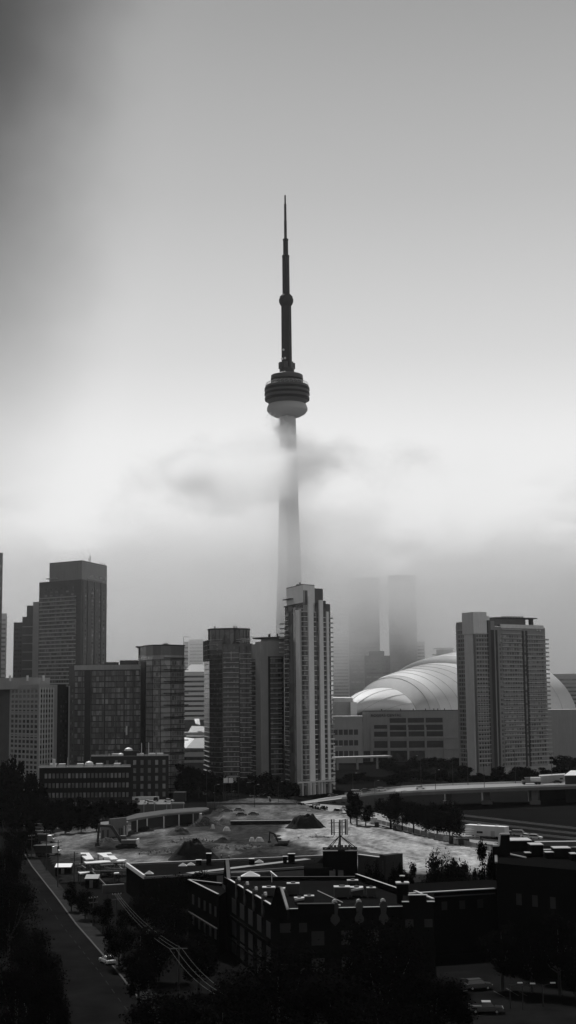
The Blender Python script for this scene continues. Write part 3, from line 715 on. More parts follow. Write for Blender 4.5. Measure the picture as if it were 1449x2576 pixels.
# roof shells
ZB = zt-8
def arch(Lp, Rp, za, n=28):
    L3, R3 = Vector((*Lp, 0)), Vector((*Rp, 0)); mid = (L3+R3)/2; hv = (R3-L3)/2; out = []
    for i in range(n+1):
        th = math.pi*(1-i/n); out.append((mid.x+hv.x*math.cos(th), mid.y+hv.y*math.cos(th), ZB+(za-ZB)*math.sin(th)))
    return out
def loft(arcs):
    n = len(arcs[0]); vs = [p for a in arcs for p in a]; fs = []
    for k in range(len(arcs)-1):
        for i in range(n-1): fs.append((k*n+i, k*n+i+1, (k+1)*n+i+1, (k+1)*n+i))
    return MB().add(vs, fs)
def lerp(a, b, f): return a+(b-a)*f
def arch_k(f, dz=0.0):
    Lp = xy(lerp(886, 968, f), lerp(1135, 1270, f), 1780); Rp = xy(lerp(1112, 1452, f), lerp(1046, 1075, f), 1780)
    return arch(Lp, Rp, hz(lerp(1703, 1652, f**.75), lerp(1090, 1160, f))+dz)
seam = mat('roof seam', .5, rough=.7)
A0 = arch_k(0.0); INN = arch(xy(888, 1118, 1780), xy(1052, 1030, 1780), hz(1732, 1072))
MIDA = [tuple((Vector(p)+Vector(q))/2+Vector((0, -4, 3))) for p, q in zip(A0, INN)]
o = loft([INN, MIDA, A0]).build('end_arch', mat('shaded arch panel', .62, vary=.05, streak=.04), t); soft_smooth(o, 60)  # greyer than the roof panels: shade of the facing side put into the colour
o = loft([arch_k(f) for f in frange(0, .56, 8)]).build('roof_panel', white_m, t); soft_smooth(o, 60)
o = loft([arch_k(.555, 0), arch_k(.56, 2.2), arch_k(.60, 3.4), arch_k(.64, 4.4)]).build('step_arch', mat('shaded arch panel', .62), t); soft_smooth(o, 60)  # same painted-in shade as on the end arch
o = loft([arch_k(f, 4.4) for f in frange(.64, 1.0, 6)]).build('roof_panel', white_m, t); soft_smooth(o, 60)
def polytube(pts, r, n=4, name='seam', m_=seam, parent=None):
    mb = MB()
    for a, b in zip(pts[:-1], pts[1:]): mb.tube(a, b, r, n=n, cap=False)
    return mb.build(name, m_, parent)
for f in (0, .08, .16, .25, .34, .44, .54): polytube(arch_k(f, .1), .16, parent=t)
for f in (.70, .80, .9): polytube(arch_k(f, 4.5), .16, parent=t)
polytube(MIDA, .3, parent=t); polytube(INN, .3, parent=t)
# quarter dome in front
qd = []
NB = 12
cq = (Vector(INN[0])+Vector(INN[-1]))/2; cq.z = ZB
fdir = Vector((-34, -34, 0))
for k in range(NB+1):
    s = k/NB*math.pi/2
    qd.append([tuple(cq+(Vector((p[0], p[1], ZB))-cq)*math.cos(s)*1.0+fdir*math.sin(s)*max(0.0, math.sin(math.pi*i/28))+Vector((0, 0, (p[2]-ZB)*math.cos(s)))) for i, p in enumerate(INN)])
o = loft(qd).build('quarter_dome', white_m, t); soft_smooth(o, 60)
for i in (8, 11, 14, 17, 20, 23): polytube([Vector(qd[k][i])+Vector((0, -.1, .1)) for k in range(NB+1)], .14, parent=t)
# crane rails: small posts on parapet
for q in (961, 1009, 1041, 1072, 1093, 1103, 1120): p = wp(Af, Bf, q); MB().box((p[0]-.3, p[1]-.2, zt+.7), (p[0]+.3, p[1]+.4, zt+1.8)).build('roof_bollard', steel_d, t)

t = empty('podium_building', (xy(870, 1040)[0], 1060, 0), 'pale boxy podium building left of the stadium roof beside the tallest condominium', 'building')
A, B = xy(838, 1035), xy(888, 1035)
core(t, 'wall', conc_m, [A, B], hz(1767, 1035), 30)
MB().prism([A, B, back(B, 30), back(A, 30)], hz(1767, 1035), hz(1757, 1035)).build('roof_band', conc_l, t)
quad3('roof', white_m, [at(838, 1755.5, 1034), at(888, 1755.5, 1034), at(880, 1753, 1075), at(838, 1753, 1075)], t, .3)
core(t, 'white_box', white_m, [xy(883, 1028), xy(899, 1028)], hz(1768, 1028), 12)
t = empty('parking_deck', (xy(875, 1000)[0], 1010, 0), 'grey low deck building under the podium left of the stadium facade', 'building')
A, B = xy(838, 1000), xy(912, 1000)
core(t, 'wall', conc_m, [A, B], hz(1803, 1000), 20)
pil(t, 'deck_edge', conc_l, A, B, 862, 912, hz(1806, 1000), hz(1804, 1000), out=1)
pil(t, 'deck_edge', conc_l, A, B, 838, 860, hz(1880, 1000), hz(1877, 1000), out=1)
pan(t, 'opening', stw, A, B, 838, 902, 3, hz(1830, 1000), 5, 3, fw=.8, fh=.5)
t = empty('expressway_ramp', (xy(880, 900)[0], 900, 0), 'elevated concrete road deck in front of the stadium base', 'bridge')
A, B = xy(820, 905), xy(985, 925)
pil(t, 'deck', conc_m, A, B, 820, 985, hz(1911, 905), hz(1907, 905), out=0, dep=10)
for q in (850, 900, 950): pil(t, 'pier', conc_m, A, B, q, q+4, 0, hz(1911, 905), out=-2, dep=3)


# ------------------------------------------------------------------ builders: trees, cars, poles
def proj(p):
    d = Vector(p)-CAM; w = d.dot(FW); return (CX+F_PX*d.dot(RT)/w, CY-F_PX*d.dot(UP)/w)
TM = {}
def tree_meshes(kind, lod, seed):
    key = (kind, lod, seed)
    if key in TM: return TM[key]
    rg = random.Random(hash(str(key)) % 9999 if False else seed*31+len(kind)*7+lod)
    n, ls = {0: (15000, .013), 1: (4200, .024), 2: (2600, .042)}[lod]
    rad, cz, rz, nb = {'round': (.34, .56, .42, 24), 'poplar': (.17, .55, .46, 20), 'broad': (.50, .54, .43, 32), 'bush': (.55, .48, .50, 18)}[kind]
    blobs = []
    while len(blobs) < nb:
        p = Vector((rg.uniform(-1, 1), rg.uniform(-1, 1), rg.uniform(-1, 1)))
        if p.length > 1 or p.length < .25: continue
        blobs.append((Vector((p.x*rad*.8, p.y*rad*.8, cz+p.z*rz*.82)), rg.uniform(.26, .44)*rad*(1.0 if kind != 'poplar' else 1.3)))
    vs = []; fs = []
    for i in range(n):
        c, r = blobs[rg.randrange(nb)]
        d = Vector((rg.gauss(0, 1), rg.gauss(0, 1), rg.gauss(0, 1))).normalized()
        q = c+d*r*(rg.random()**.45)*(1.35 if rg.random() < .12 else 1.0)
        if q.z < .03: continue
        a = Vector((rg.gauss(0, 1), rg.gauss(0, 1), rg.gauss(0, .6))).normalized(); b = a.cross(d).normalized() if abs(a.dot(d)) < .99 else a.orthogonal()
        s = ls*rg.uniform(.6, 1.35)
        k = len(vs); vs += [q-a*s, q-b*s*.6, q+a*s, q+b*s*.6]; fs.append((k, k+1, k+2, k+3))
    crown = MB().add(vs, fs).mesh('crown'); crown.materials.append(leafm)
    m = MB(); th = cz-rz*.45 if kind != 'bush' else .2
    w = .022 if kind != 'bush' else .014
    m.tube((0, 0, 0), (rg.uniform(-.01, .01), 0, th), w*1.3, w*.8, 8); base = Vector((0, 0, th))
    for c, r in blobs[:9]:
        s0 = Vector((0, 0, th*rg.uniform(.65, 1))); mid = (s0+c)/2+Vector((0, 0, -.03)); m.tube(s0, mid, w*.55, w*.38, 5); m.tube(mid, c, w*.38, w*.12, 5)
    m.tube(base, (0, 0, cz+rz*.5), w*.8, w*.2, 6)
    tr = m.mesh('trunk'); tr.materials.append(barkm)
    TM[key] = (crown, tr); return TM[key]
def tree(px, Y, top, wpx, kind, label, group=None, lod=1, seed=1, z0=0.0, rz=None, bpy_=None, cat='tree'):
    """px: image column of the trunk, Y: distance, top: image row of the crown top, wpx: crown width in the frame"""
    p = at(px, bpy_ or 2000, Y); h = hz(top, Y, px)-z0; w = wpx*Y/F_PX
    rad = {'round': .34, 'poplar': .17, 'broad': .50, 'bush': .55}[kind]
    sx = w/(2*rad)/.98
    o = empty('tree' if kind != 'bush' else 'shrub', (p.x, p.y, z0), label, cat if kind != 'bush' else 'shrub', group, rz if rz is not None else random.Random(int(px*7+Y)).uniform(0, 6.28))
    o.scale = (sx, sx, h)
    cr, tr = tree_meshes(kind, lod, seed)
    for nm, me in (('crown', cr), ('trunk', tr)):
        c = bpy.data.objects.new(nm, me); C.objects.link(c); c.parent = o
    return o
paints = {k: mat('car paint '+k, v, rough=.28, spec=.6, vary=.05) for k, v in (('white', .75), ('black', .02), ('grey', .16), ('silver', .40))}
carglass = mat('car glass', .02, rough=.08, spec=.8, vary=.1); lampm = mat('lamp lens', .8, rough=.15, spec=.7, vary=.05)
CM = {}
def car_meshes(kind):
    if kind in CM: return CM[kind]
    prof = {'sedan': ([(-2.25, .35), (-2.3, .62), (-2.2, .88), (-1.5, .95), (1.05, .95), (2.1, .80), (2.28, .60), (2.25, .35)], [(-1.75, .93), (-1.05, 1.40), (.25, 1.42), (1.15, .93)]),
            'suv': ([(-2.2, .4), (-2.28, .8), (-2.2, 1.02), (1.1, 1.05), (2.1, .92), (2.22, .65), (2.2, .4)], [(-2.15, 1.0), (-1.9, 1.68), (.35, 1.70), (1.15, 1.03)]),
            'pickup': ([(-2.7, .45), (-2.75, .75), (-2.7, 1.0), (1.4, 1.02), (2.55, .95), (2.68, .7), (2.65, .45)], [(-.75, 1.0), (-.6, 1.68), (.75, 1.70), (1.5, 1.0)]),
            'van': ([(-2.5, .4), (-2.55, 1.0), (-2.45, 1.1), (1.9, 1.1), (2.4, .95), (2.45, .4)], [(-2.5, 1.08), (-2.4, 2.05), (1.1, 2.05), (2.0, 1.08)])}[kind]
    body = MB(); W_ = .9
    def ext(mb, pr, w0, w1):
        n = len(pr); vs = []
        zmin = min(z for x, z in pr); zmax = max(z for x, z in pr)
        for s in (-1, 1):
            for x, z in pr: f = (z-zmin)/(zmax-zmin); vs.append((x, s*(w0+(w1-w0)*f), z))
        mb.add(vs, [tuple(range(n)), tuple(range(n, 2*n))[::-1]]+[(i, i+n, (i+1) % n+n, (i+1) % n) for i in range(n)])
    ext(body, prof[0], W_, W_-.06)
    cab = MB(); ext(cab, prof[1], W_-.08, W_-.26)
    x0, x1 = prof[1][1][0], prof[1][2][0]; zt = prof[1][1][1]
    roof = MB().box((x0-.03, -.66, zt-.02), (x1+.03, .66, zt+.05))
    if kind == 'pickup': body.box((-2.7, -.9, 1.0), (-2.6, .9, 1.12)); body.box((-2.6, -.9, 1.02), (-.8, -.8, 1.12)); body.box((-2.6, .8, 1.02), (-.8, .9, 1.12))
    L = prof[0][-1][0]
    wh = MB().tube((0, -.11, 0), (0, .11, 0), .33, n=14); hub = MB().tube((0, -.13, 0), (0, .13, 0), .18, n=10)
    lamp = MB().box((-.05, -.2, -.08), (.05, .2, .08))
    CM[kind] = dict(body=body.mesh('body'), cab=cab.mesh('windows'), roof=roof.mesh('roof'), wheel=wh.mesh('wheel'), hub=hub.mesh('rim'), lamp=lamp.mesh('headlight'), L=L, lz=prof[0][-2][1]+.1)
    CM[kind]['cab'].materials.append(carglass); CM[kind]['wheel'].materials.append(rubber); CM[kind]['hub'].materials.append(metal_l); CM[kind]['lamp'].materials.append(lampm)
    return CM[kind]
def car(p, rz, kind, paint, label, group=None, z=None, full=True):
    M = car_meshes(kind)
    o = empty({'sedan': 'car', 'suv': 'car', 'pickup': 'pickup_truck', 'van': 'van'}[kind], (p[0], p[1], p[2] if z is None else z), label, {'pickup': 'pickup truck', 'van': 'van'}.get(kind, 'car'), group, R(rz))
    def ch(nm, me, loc=(0, 0, 0), mt=None, par=o):
        c = bpy.data.objects.new(nm, me); C.objects.link(c); c.parent = par; c.location = loc
        if mt is not None:
            if not me.materials: me.materials.append(mt)
            c.material_slots[0].link = 'OBJECT'; c.material_slots[0].material = mt
        return c
    b = ch('body', M['body'], mt=paints[paint])
    if full:
        md = b.modifiers.new('bevel', 'BEVEL'); md.width = .06; md.segments = 2
    ch('windows', M['cab']); ch('roof', M['roof'], mt=paints[paint])
    L = M['L']
    for sx in (-.62, .62):
        for sy in (-1, 1):
            w = ch('wheel', M['wheel'], (sx*L, sy*.82, .33))
            if full: ch('rim', M['hub'], (0, 0, 0), par=w)
    for sy in (-.6, .6): ch('headlight', M['lamp'], (L+.0, sy, M['lz']))
    return o
def pole(px, Y, top, label, group, name='street_lamp', arm=1, z0=0.0, r=.13, px_ref=None, cat='street lamp'):
    p = at(px, px_ref or 2000, Y); h = hz(top, Y, px)-z0
    o = empty(name, (p.x, p.y, z0), label, cat, group)
    MB().tube((0, 0, 0), (0, 0, h), r, r*.6, 8).build('post', steel_d, o, world=False)
    if name == 'street_lamp':
        for s in ((-1, 1) if arm == 2 else (arm,)):
            MB().tube((0, 0, h-.1), (1.8*s, 0, h+.3), r*.45, n=6).build('arm', steel_d, o, world=False)
            MB().box((1.6*s-.35, -.16, h+.2), (1.6*s+.45, .16, h+.36)).build('lamp_head', metal_l, o, world=False)
    else:
        for k, zz in enumerate((h-.6, h-1.6)):
            MB().box((-1.1, -.07, zz-.07), (1.1, .07, zz+.07)).build('crossarm', steel_d, o, world=False)
        for sx in (-1, -.4, .4, 1): MB().tube((sx, 0, h-.53), (sx, 0, h-.3), .07, n=6).build('insulator', metal_l, o, world=False)
    return o

# ------------------------------------------------------------------ the cleared lot
def inpoly(x, y, P):
    c = False; j = len(P)-1
    for i in range(len(P)):
        xi, yi = P[i]; xj, yj = P[j]
        if (yi > y) != (yj > y) and x < (xj-xi)*(y-yi)/(yj-yi)+xi: c = not c
        j = i
    return c
LOT = [(150, 2224), (92, 2110), (150, 2092), (290, 2064), (520, 2052), (556, 2026), (640, 2014), (745, 2022), (800, 2044), (930, 2072), (1040, 2101), (1160, 2130), (1260, 2152), (1330, 2200), (1200, 2222), (900, 2225), (400, 2225)]
PATCH = [([(728, 2074), (800, 2063), (880, 2062), (960, 2080), (1060, 2104), (1130, 2121), (1240, 2150), (1235, 2205), (1000, 2200), (880, 2185), (800, 2150), (700, 2108), (690, 2095)], .36),
         ([(100, 2118), (116, 2098), (250, 2078), (330, 2075), (285, 2098), (250, 2116), (205, 2138), (230, 2150), (128, 2152)], .17),
         ([(556, 2055), (600, 2026), (680, 2016), (745, 2026), (870, 2062), (735, 2074), (560, 2074)], .13),
         ([(190, 2150), (330, 2150), (440, 2160), (505, 2178), (300, 2180)], .19),
         ([(335, 2080), (420, 2072), (470, 2086), (400, 2104), (340, 2108), (300, 2096)], .17),
         ([(420, 2100), (540, 2095), (560, 2112), (450, 2130), (330, 2140), (300, 2130)], .12),
         ([(520, 2110), (560, 2108), (640, 2168), (600, 2178)], .11)]
TRK = [((860, 2064), (1160, 2156)), ((905, 2074), (1090, 2132)), ((740, 2110), (930, 2150)), ((760, 2126), (900, 2175)), ((850, 2110), (1120, 2190)), ((500, 2115), (600, 2180)), ((530, 2112), (630, 2176)), ((920, 2130), (1180, 2200))]
def tone_at(px, py, x, y):
    acc = 0.0
    for jx, jy in ((0, 0), (7, 2), (-7, -2), (3, -3), (-3, 3)):
        n1 = noise.noise(Vector((x*.05, y*.05, 1)))*26+noise.noise(Vector((x*.2, y*.2, 5)))*9
        n2 = noise.noise(Vector((x*.05, y*.05, 9)))*7+noise.noise(Vector((x*.22, y*.12, 2)))*3
        v = .045 if py < 2180 else .02
        for P, c in PATCH:
            if inpoly(px+jx+n1, py+jy+n2, P): v = c; break
        acc += v
    v = acc/5
    st = noise.noise(Vector((x*.16, y*.045, 3)))+.6*noise.noise(Vector((x*.55, y*.2, 7)))
    v *= 1+.75*st
    v *= 1+.45*noise.noise(Vector((px*.11+py*.25, py*.6-px*.05, 11)))+.3*noise.noise(Vector((x*1.1, y*.5, 17)))
    for (a, b), (c, d) in TRK:
        L = math.hypot(c-a, d-b); t = ((px-a)*(c-a)+(py-b)*(d-b))/L/L
        if 0 < t < 1:
            dd = abs((px-a)*(d-b)-(py-b)*(c-a))/L+noise.noise(Vector((x*.1, y*.1, 4)))*2.5
            if dd < 2.4: v *= .55+.18*abs(dd)
    return max(.015, min(.5, v))
def build_lot():
    gx, gy = 1.3, 1.7; x0, x1, y0, y1 = -165, 100, 300, 660
    nx, ny = int((x1-x0)/gx), int((y1-y0)/gy); idx = {}; vs = []; fs = []; tn = []
    for j in range(ny+1):
        for i in range(nx+1):
            x, y = x0+i*gx, y0+j*gy; px, py = proj((x, y, 0))
            if not inpoly(px, py, LOT): continue
            n = noise.noise(Vector((x*.07, y*.05, 0)))*.5+noise.noise(Vector((x*.3, y*.2, 3)))*.28+noise.noise(Vector((x*.9, y*.6, 8)))*.12
            z = .45+n*.45
            if py < 2076 and 556 < px < 900: z += 1.3*min(1, (2077-py)/3)
            idx[(i, j)] = len(vs); vs.append((x, y, max(.03, z))); tn.append(tone_at(px, py, x, y))
    for (i, j), a in idx.items():
        q = [idx.get((i+1, j)), idx.get((i+1, j+1)), idx.get((i, j+1))]
        if None not in q: fs.append((a, *q))
    me = bpy.data.meshes.new('dirt_lot'); me.from_pydata(vs, [], fs); me.update()
    at_ = me.attributes.new('soil', 'FLOAT', 'POINT'); at_.data.foreach_set('value', tn)
    for p in me.polygons: p.use_smooth = True
    m = bpy.data.materials.new('bare soil and sand'); m.use_nodes = True; t = NT(m.node_tree); t.n.clear()
    a_ = t.node('ShaderNodeAttribute', attribute_name='soil'); geo = t.node('ShaderNodeNewGeometry')
    n = t.noise(geo.outputs['Position'], 1.1, 6, .75); n2 = t.noise(t.mapping(geo.outputs['Position'], (1, .35, 1)), .35, 4, .6)
    col = t.math('MULTIPLY', a_.outputs['Fac'], t.math('MULTIPLY', t.math('ADD', -.25, t.math('MULTIPLY', n, 2.5)), t.math('ADD', .4, t.math('MULTIPLY', n2, 1.2))), clamp=True)
    p = t.node('ShaderNodeBsdfPrincipled', {'Base Color': col, 'Roughness': .75, 'Specular IOR Level': .0})
    b = t.node('ShaderNodeBump', {'Height': n, 'Strength': .8, 'Distance': .5}); t.l.new(b.outputs[0], p.inputs['Normal'])
    o_ = t.node('ShaderNodeOutputMaterial'); t.l.new(p.outputs[0], o_.inputs[0])
    me.materials.append(m); o = bpy.data.objects.new('dirt_lot', me); C.objects.link(o); tag(o, None, None, None, 'structure')
build_lot()
def mound(name, px, py, wpx, h, label, m_, cat='earth mound', dy=.6, seed=0, rocks=0, group=None, top=.18):
    c = gp(px, py); w = wpx*c.y/F_PX/2
    vs = []; fs = []; NR, NS = 14, 36
    for k in range(NR+1):
        r = k/NR
        for i in range(NS):
            a = 2*math.pi*i/NS; n = noise.noise(Vector((math.cos(a)*1.6, math.sin(a)*1.6, seed+r)))+.5*noise.noise(Vector((math.cos(a)*4, math.sin(a)*4, seed+r*3)))
            rr = r*(1+.22*n); z = h*max(0, min(1, (1-r)/(1-top)))**1.15*(1+.32*noise.noise(Vector((math.cos(a)*r*4, math.sin(a)*r*4, seed*3+1)))+.10*noise.noise(Vector((math.cos(a)*r*11, math.sin(a)*r*11, seed))))
            vs.append((w*rr*math.cos(a), w*dy*rr*math.sin(a), z if k < NR else -.2))
    for k in range(NR):
        for i in range(NS): fs.append((k*NS+i, (k+1)*NS+i, (k+1)*NS+(i+1) % NS, k*NS+(i+1) % NS))
    fs.append(tuple(range(NS)))
    o = MB().add(vs, fs).build(name, m_, None, world=False); o.location = (c.x, c.y, .2); soft_smooth(o, 70); tag(o, label, cat, group)
    return o
soil_d = mat('dark damp soil', .022, rough=.95, spec=.08, vary=.5, scale=.6, fine=.5, bump=.8)
soil_m = mat('rubble soil', .085, rough=.95, spec=.1, vary=.5, scale=.8, fine=.6, bump=.9)
mound('earth_mound', 768, 2086, 104, 4.6, 'black heap of earth at the edge of the bright sand, left of the tree row', soil_d, seed=1, top=.45)
mound('earth_mound', 483, 2166, 140, 5.6, 'largest dark soil heap behind the long flat roof', soil_d, seed=4, top=.3)
mound('earth_mound', 452, 2103, 84, 3.0, 'low grey soil heap below the demolished canopy', soil_m, seed=7, top=.15)
mound('earth_mound', 365, 2094, 60, 1.8, 'small dark soil heap just in front of the canopy wall', soil_d, seed=9)
mound('earth_mound', 560, 2122, 60, 1.6, 'low dark ridge of soil in the middle of the lot', soil_d, seed=12, dy=1.0)
mound('earth_mound', 640, 2158, 150, 1.8, 'long low dark soil ridge between the excavator and the long flat roof', soil_d, seed=15, dy=.8)
mound('earth_mound', 640, 2106, 190, .9, 'flat dark spread of soil below the trench wall', soil_d, seed=18, dy=.7)
# rubble pile with planks and slabs
def rubble(px, py, wpx, h, label, n, seed):
    c = gp(px, py); rg = random.Random(seed); w = wpx*c.y/F_PX/2
    o = mound('rubble_pile', px, py, wpx, h, label, soil_m, 'rubble', seed=seed)
    deb = MB()
    for i in range(n):
        a = rg.uniform(0, 6.28); r = rg.random()**.6; x, y = w*r*math.cos(a)*.95, w*.6*r*math.sin(a)*.95; z = h*max(0, 1-r)*.95
        L = rg.uniform(.3, 1.8) if rg.random() < .4 else rg.uniform(.2, .9)
        d = Vector((rg.gauss(0, 1), rg.gauss(0, 1), rg.uniform(-.2, .7))).normalized()
        deb.bar(Vector((x, y, z)), Vector((x, y, z))+d*L, rg.uniform(.1, .45), rg.uniform(.08, .25))
    tag(deb.build('debris', mat('broken concrete', .16, vary=.5), o, world=False), None, None, None, 'stuff')
rubble(515, 2080, 84, 3.4, 'tangled heap of demolition rubble and planks at the canopy end', 240, 3)
rubble(480, 2122, 120, 1.4, 'broad scatter of broken concrete in the left middle of the lot', 220, 5)
rubble(268, 2118, 60, 1.2, 'small heap of broken slabs behind the large excavator', 60, 8)
rubble(600, 2136, 150, 1.0, 'wide scatter of small rubble in the dark pit left of the small excavator', 160, 21)
rubble(400, 2150, 120, .8, 'thin scatter of rubble between the large excavator and the largest heap', 110, 22)
rubble(640, 2062, 90, .6, 'low litter of stones beside the cars parked on the upper lot', 60, 24)
rubble(800, 2110, 160, .5, 'sparse stones scattered over the bright sand left of the antenna', 60, 25)
for i, (px, py, w) in enumerate(((570, 2093, 3.2), (634, 2120, 2.6), (652, 2120, 3.4), (535, 2087, 2.4))):
    c = gp(px, py); rg = random.Random(i); mb = MB().prism([(w*.5*math.cos(a)*rg.uniform(.7, 1.1), w*.4*math.sin(a)*rg.uniform(.7, 1.1)) for a in frange(0, 5.4, 7)], -.3, 1.3, .5)
    o = mb.build('boulder', conc_l, None, world=False); o.location = (c.x, c.y, .5)
    tag(o, ['pale broken slab resting on the rubble by the trench wall', 'left pale boulder of the pair in the dark pit', 'right and larger pale boulder of the pair in the dark pit', 'small pale slab beside the demolition rubble'][i], 'boulder')
# trench wall
a, b = gp(580, 2077.5), gp(733, 2076.5)
o = empty('trench_wall', ((a.x+b.x)/2, a.y, 0), 'long low dark wall edging the upper lot under the parked cars', 'wall')
MB().box((a.x, a.y-.5, 0), (b.x, a.y+.3, 1.75)).build('wall', soil_d, o)
MB().box((a.x, a.y-.7, 1.752), (b.x, a.y+.5, 1.95)).build('coping', conc_m, o)

# ------------------------------------------------------------------ demolished canopy building
def zr(py, Y, px=724): return hz(py, Y, px)
t = empty('platform_canopy', (xy(410, 545, 2050)[0], 545, 0), 'long open-fronted canopy with curved flat roof and thin posts behind the lot', 'canopy')
rp = [at(292, 2056, 505), at(340, 2044, 530), at(420, 2037, 548), at(500, 2034, 556), at(522, 2037, 556), at(526, 2042, 552), at(505, 2043, 540), at(420, 2048, 530), at(345, 2056, 512), at(300, 2062, 498)]
P2 = [(p.x, p.y) for p in rp]
MB().prism(P2, 4.6, 5.3).build('roof', conc_d, t)
MB().prism([((p[0]-xy(410, 540, 2050)[0])*.97+xy(410, 540, 2050)[0], p[1]+.6) for p in P2], 5.302, 5.42).build('roof_surface', mat('weathered roof felt', .09, rough=.9, spec=.1, vary=.5, fine=.4), t)
fr_ = [rp[9], rp[8], rp[7], rp[6]]
for q in (345, 370, 412, 450, 486):
    a = gp(q, 2071); Yq = 512+(q-345)*.2; p = xy(q, Yq, 2060)
    MB().tube((p[0], p[1], 0), (p[0], p[1], 4.7), .22, n=8).build('post', conc_l, t)
MB().prism([xy(502, 537, 2060), xy(508, 537, 2060), xy(508, 545, 2060), xy(502, 545, 2060)], 0, 4.6).build('pier', conc_m, t)
bw_ = [xy(330, 520, 2060), xy(500, 548, 2060), xy(500, 549, 2060), xy(330, 521, 2060)]
MB().prism(bw_, 0, 4.6).build('back_wall', steel_d, t)
t = empty('ruined_brick_building', (xy(275, 498, 2060)[0], 505, 0), 'pale end building with a doorway at the left of the open canopy', 'building')
A, B = xy(253, 490, 2060), xy(322, 500, 2060)
core(t, 'wall', conc_d, [A, B], 5.0, 12)
pil(t, 'wall_panel', conc_d, A, B, 278, 318, 3.4, 6.8, out=.3)
for q in (259, 271, 300, 306): pil(t, 'door', steel_d, A, B, q, q+4, 0.2, 3.2, out=.1)
for q in (310, 317): pil(t, 'buttress', conc_m, A, B, q, q+2.5, 0, 4, out=.6)
t = empty('retaining_wall', (xy(190, 480, 2070)[0], 480, 0), 'long low wall rising from the street towards the canopy', 'wall')
a, b = gp(120, 2101), gp(256, 2072); MB().prism([(a.x, a.y), (b.x, b.y), (b.x, b.y+1), (a.x, a.y+1)], 0, 1.6).build('wall', conc_d, t)
MB().prism([(a.x, a.y-.2), (b.x, b.y-.2), (b.x, b.y+1.2), (a.x, a.y+1.2)], 1.602, 1.8).build('coping', conc_m, t)

# ------------------------------------------------------------------ brick blocks and deck behind the lot
pale_w = glass('pale blinded windows', .10, .40, .4)
A, B = xy(98, 600, 1990), xy(328, 600, 1990)
t = empty('brick_office_building', ((A[0]+B[0])/2, 612, 0), 'long dark low-rise block with four rows of pale windows, left of the lot', 'building')
zt = hz(1931, 600, 200)
core(t, 'wall', brick_m, [A, B], zt, 24)
pil(t, 'roof_coping', conc_m, A, B, 97, 329, zt, zt+.35, out=.3)
pan(t, 'window', pale_w, A, B, 112, 326, 1.5, zt-1.4, 22, 4, limit=88, fw=.62, fh=.5, out=.06)
for q in (128, 150, 196, 245, 290): p = wp(A, B, q); MB().box((p[0]-1.2, p[1]+5, zt), (p[0]+1.6, p[1]+8, zt+1.4)).build('roof_unit', metal_l, t)
p = wp(A, B, 133); MB().box((p[0]-.5, p[1]+3, zt), (p[0]+.6, p[1]+4, zt+3.6)).build('chimney', conc_l, t)
p = wp(A, B, 221); mb = MB().lathe([(1.5, zt), (1.9, zt+1), (1.5, zt+2.0), (.3, zt+2.5)], 16, (p[0], p[1]+5)); soft_smooth(mb.build('roof_dome', white_p, t))
p = wp(A, B, 167); MB().tube((p[0], p[1]+4, zt), (p[0], p[1]+4, zt+4.2), .12, n=5).build('roof_antenna', metal_l, t)
A, B = xy(229, 655, 1960), xy(424, 655, 1960)
t = empty('brick_warehouse', ((A[0]+B[0])/2, 668, 0), 'dark five-storey brick block with paired pale windows behind the low-rise block', 'building')
zt = hz(1903, 655, 330)
core(t, 'wall', brick_m, [A, B], zt, 24); pil(t, 'roof_coping', conc_d, A, B, 229, 424, zt, zt+.3, out=.3)
pan(t, 'window', pale_w, A, B, 330, 422, 2, zt-1, 5, 5, limit=25, fw=.40, fh=.6, out=.08)
pan(t, 'window', pale_w, A, B, 260, 326, 13, zt-1, 3, 2, limit=6, fw=.3, fh=.6, out=.08)
pil(t, 'penthouse', brick_m, A, B, 300, 348, zt, zt+2.4, out=-5, dep=8)
for q, hh in ((272, .6), (280, .6), (354, 5.2), (372, 5.5)): p = wp(A, B, q); MB().tube((p[0], p[1]+4, zt), (p[0], p[1]+4, zt+hh+.8), .16, n=5).build('roof_antenna', white_p, t)
p = wp(A, B, 318); soft_smooth(MB().lathe([(2.0, zt+2.4), (1.8, zt+3.2), (.4, zt+3.9)], 16, (p[0], p[1]+9)).build('roof_dome', white_p, t))
p = wp(A, B, 303); soft_smooth(MB().lathe([(1.2, zt+.3), (1.2, zt+1.1), (.3, zt+1.6)], 14, (p[0], p[1]+2)).build('roof_dome', white_p, t))
for q in (288, 350, 380, 400): p = wp(A, B, q); MB().box((p[0]-1.5, p[1]+4, zt), (p[0]+1.5, p[1]+7, zt+1.2)).build('roof_unit', conc_l, t)
A, B = xy(333, 590, 2015), xy(464, 590, 2015)
t = empty('parking_deck', ((A[0]+B[0])/2, 600, 0), 'low flat-roofed deck with cars parked on top between the brick blocks and the canopy', 'building')
core(t, 'wall', conc_d, [A, B], 4.2, 26)
for q in (333, 362, 388, 419, 430, 461): pil(t, 'pilaster', conc_m, A, B, q, q+1.5, 0, 4.6, out=.3)
pil(t, 'parapet', conc_m, A, B, 430, 462, 4.2, 4.9, out=.1)
b_ = xy(333, 616, 2000); c_ = xy(400, 616, 2000); MB().box((b_[0], 615.5, 4.2), (c_[0], 616, 5.6)).build('rear_parapet', white_p, t)
pil(t, 'stair_hut', brick_m, A, B, 430, 461, 4.2, 8.2, out=-12, dep=18)
G = 'cars parked on the low deck'
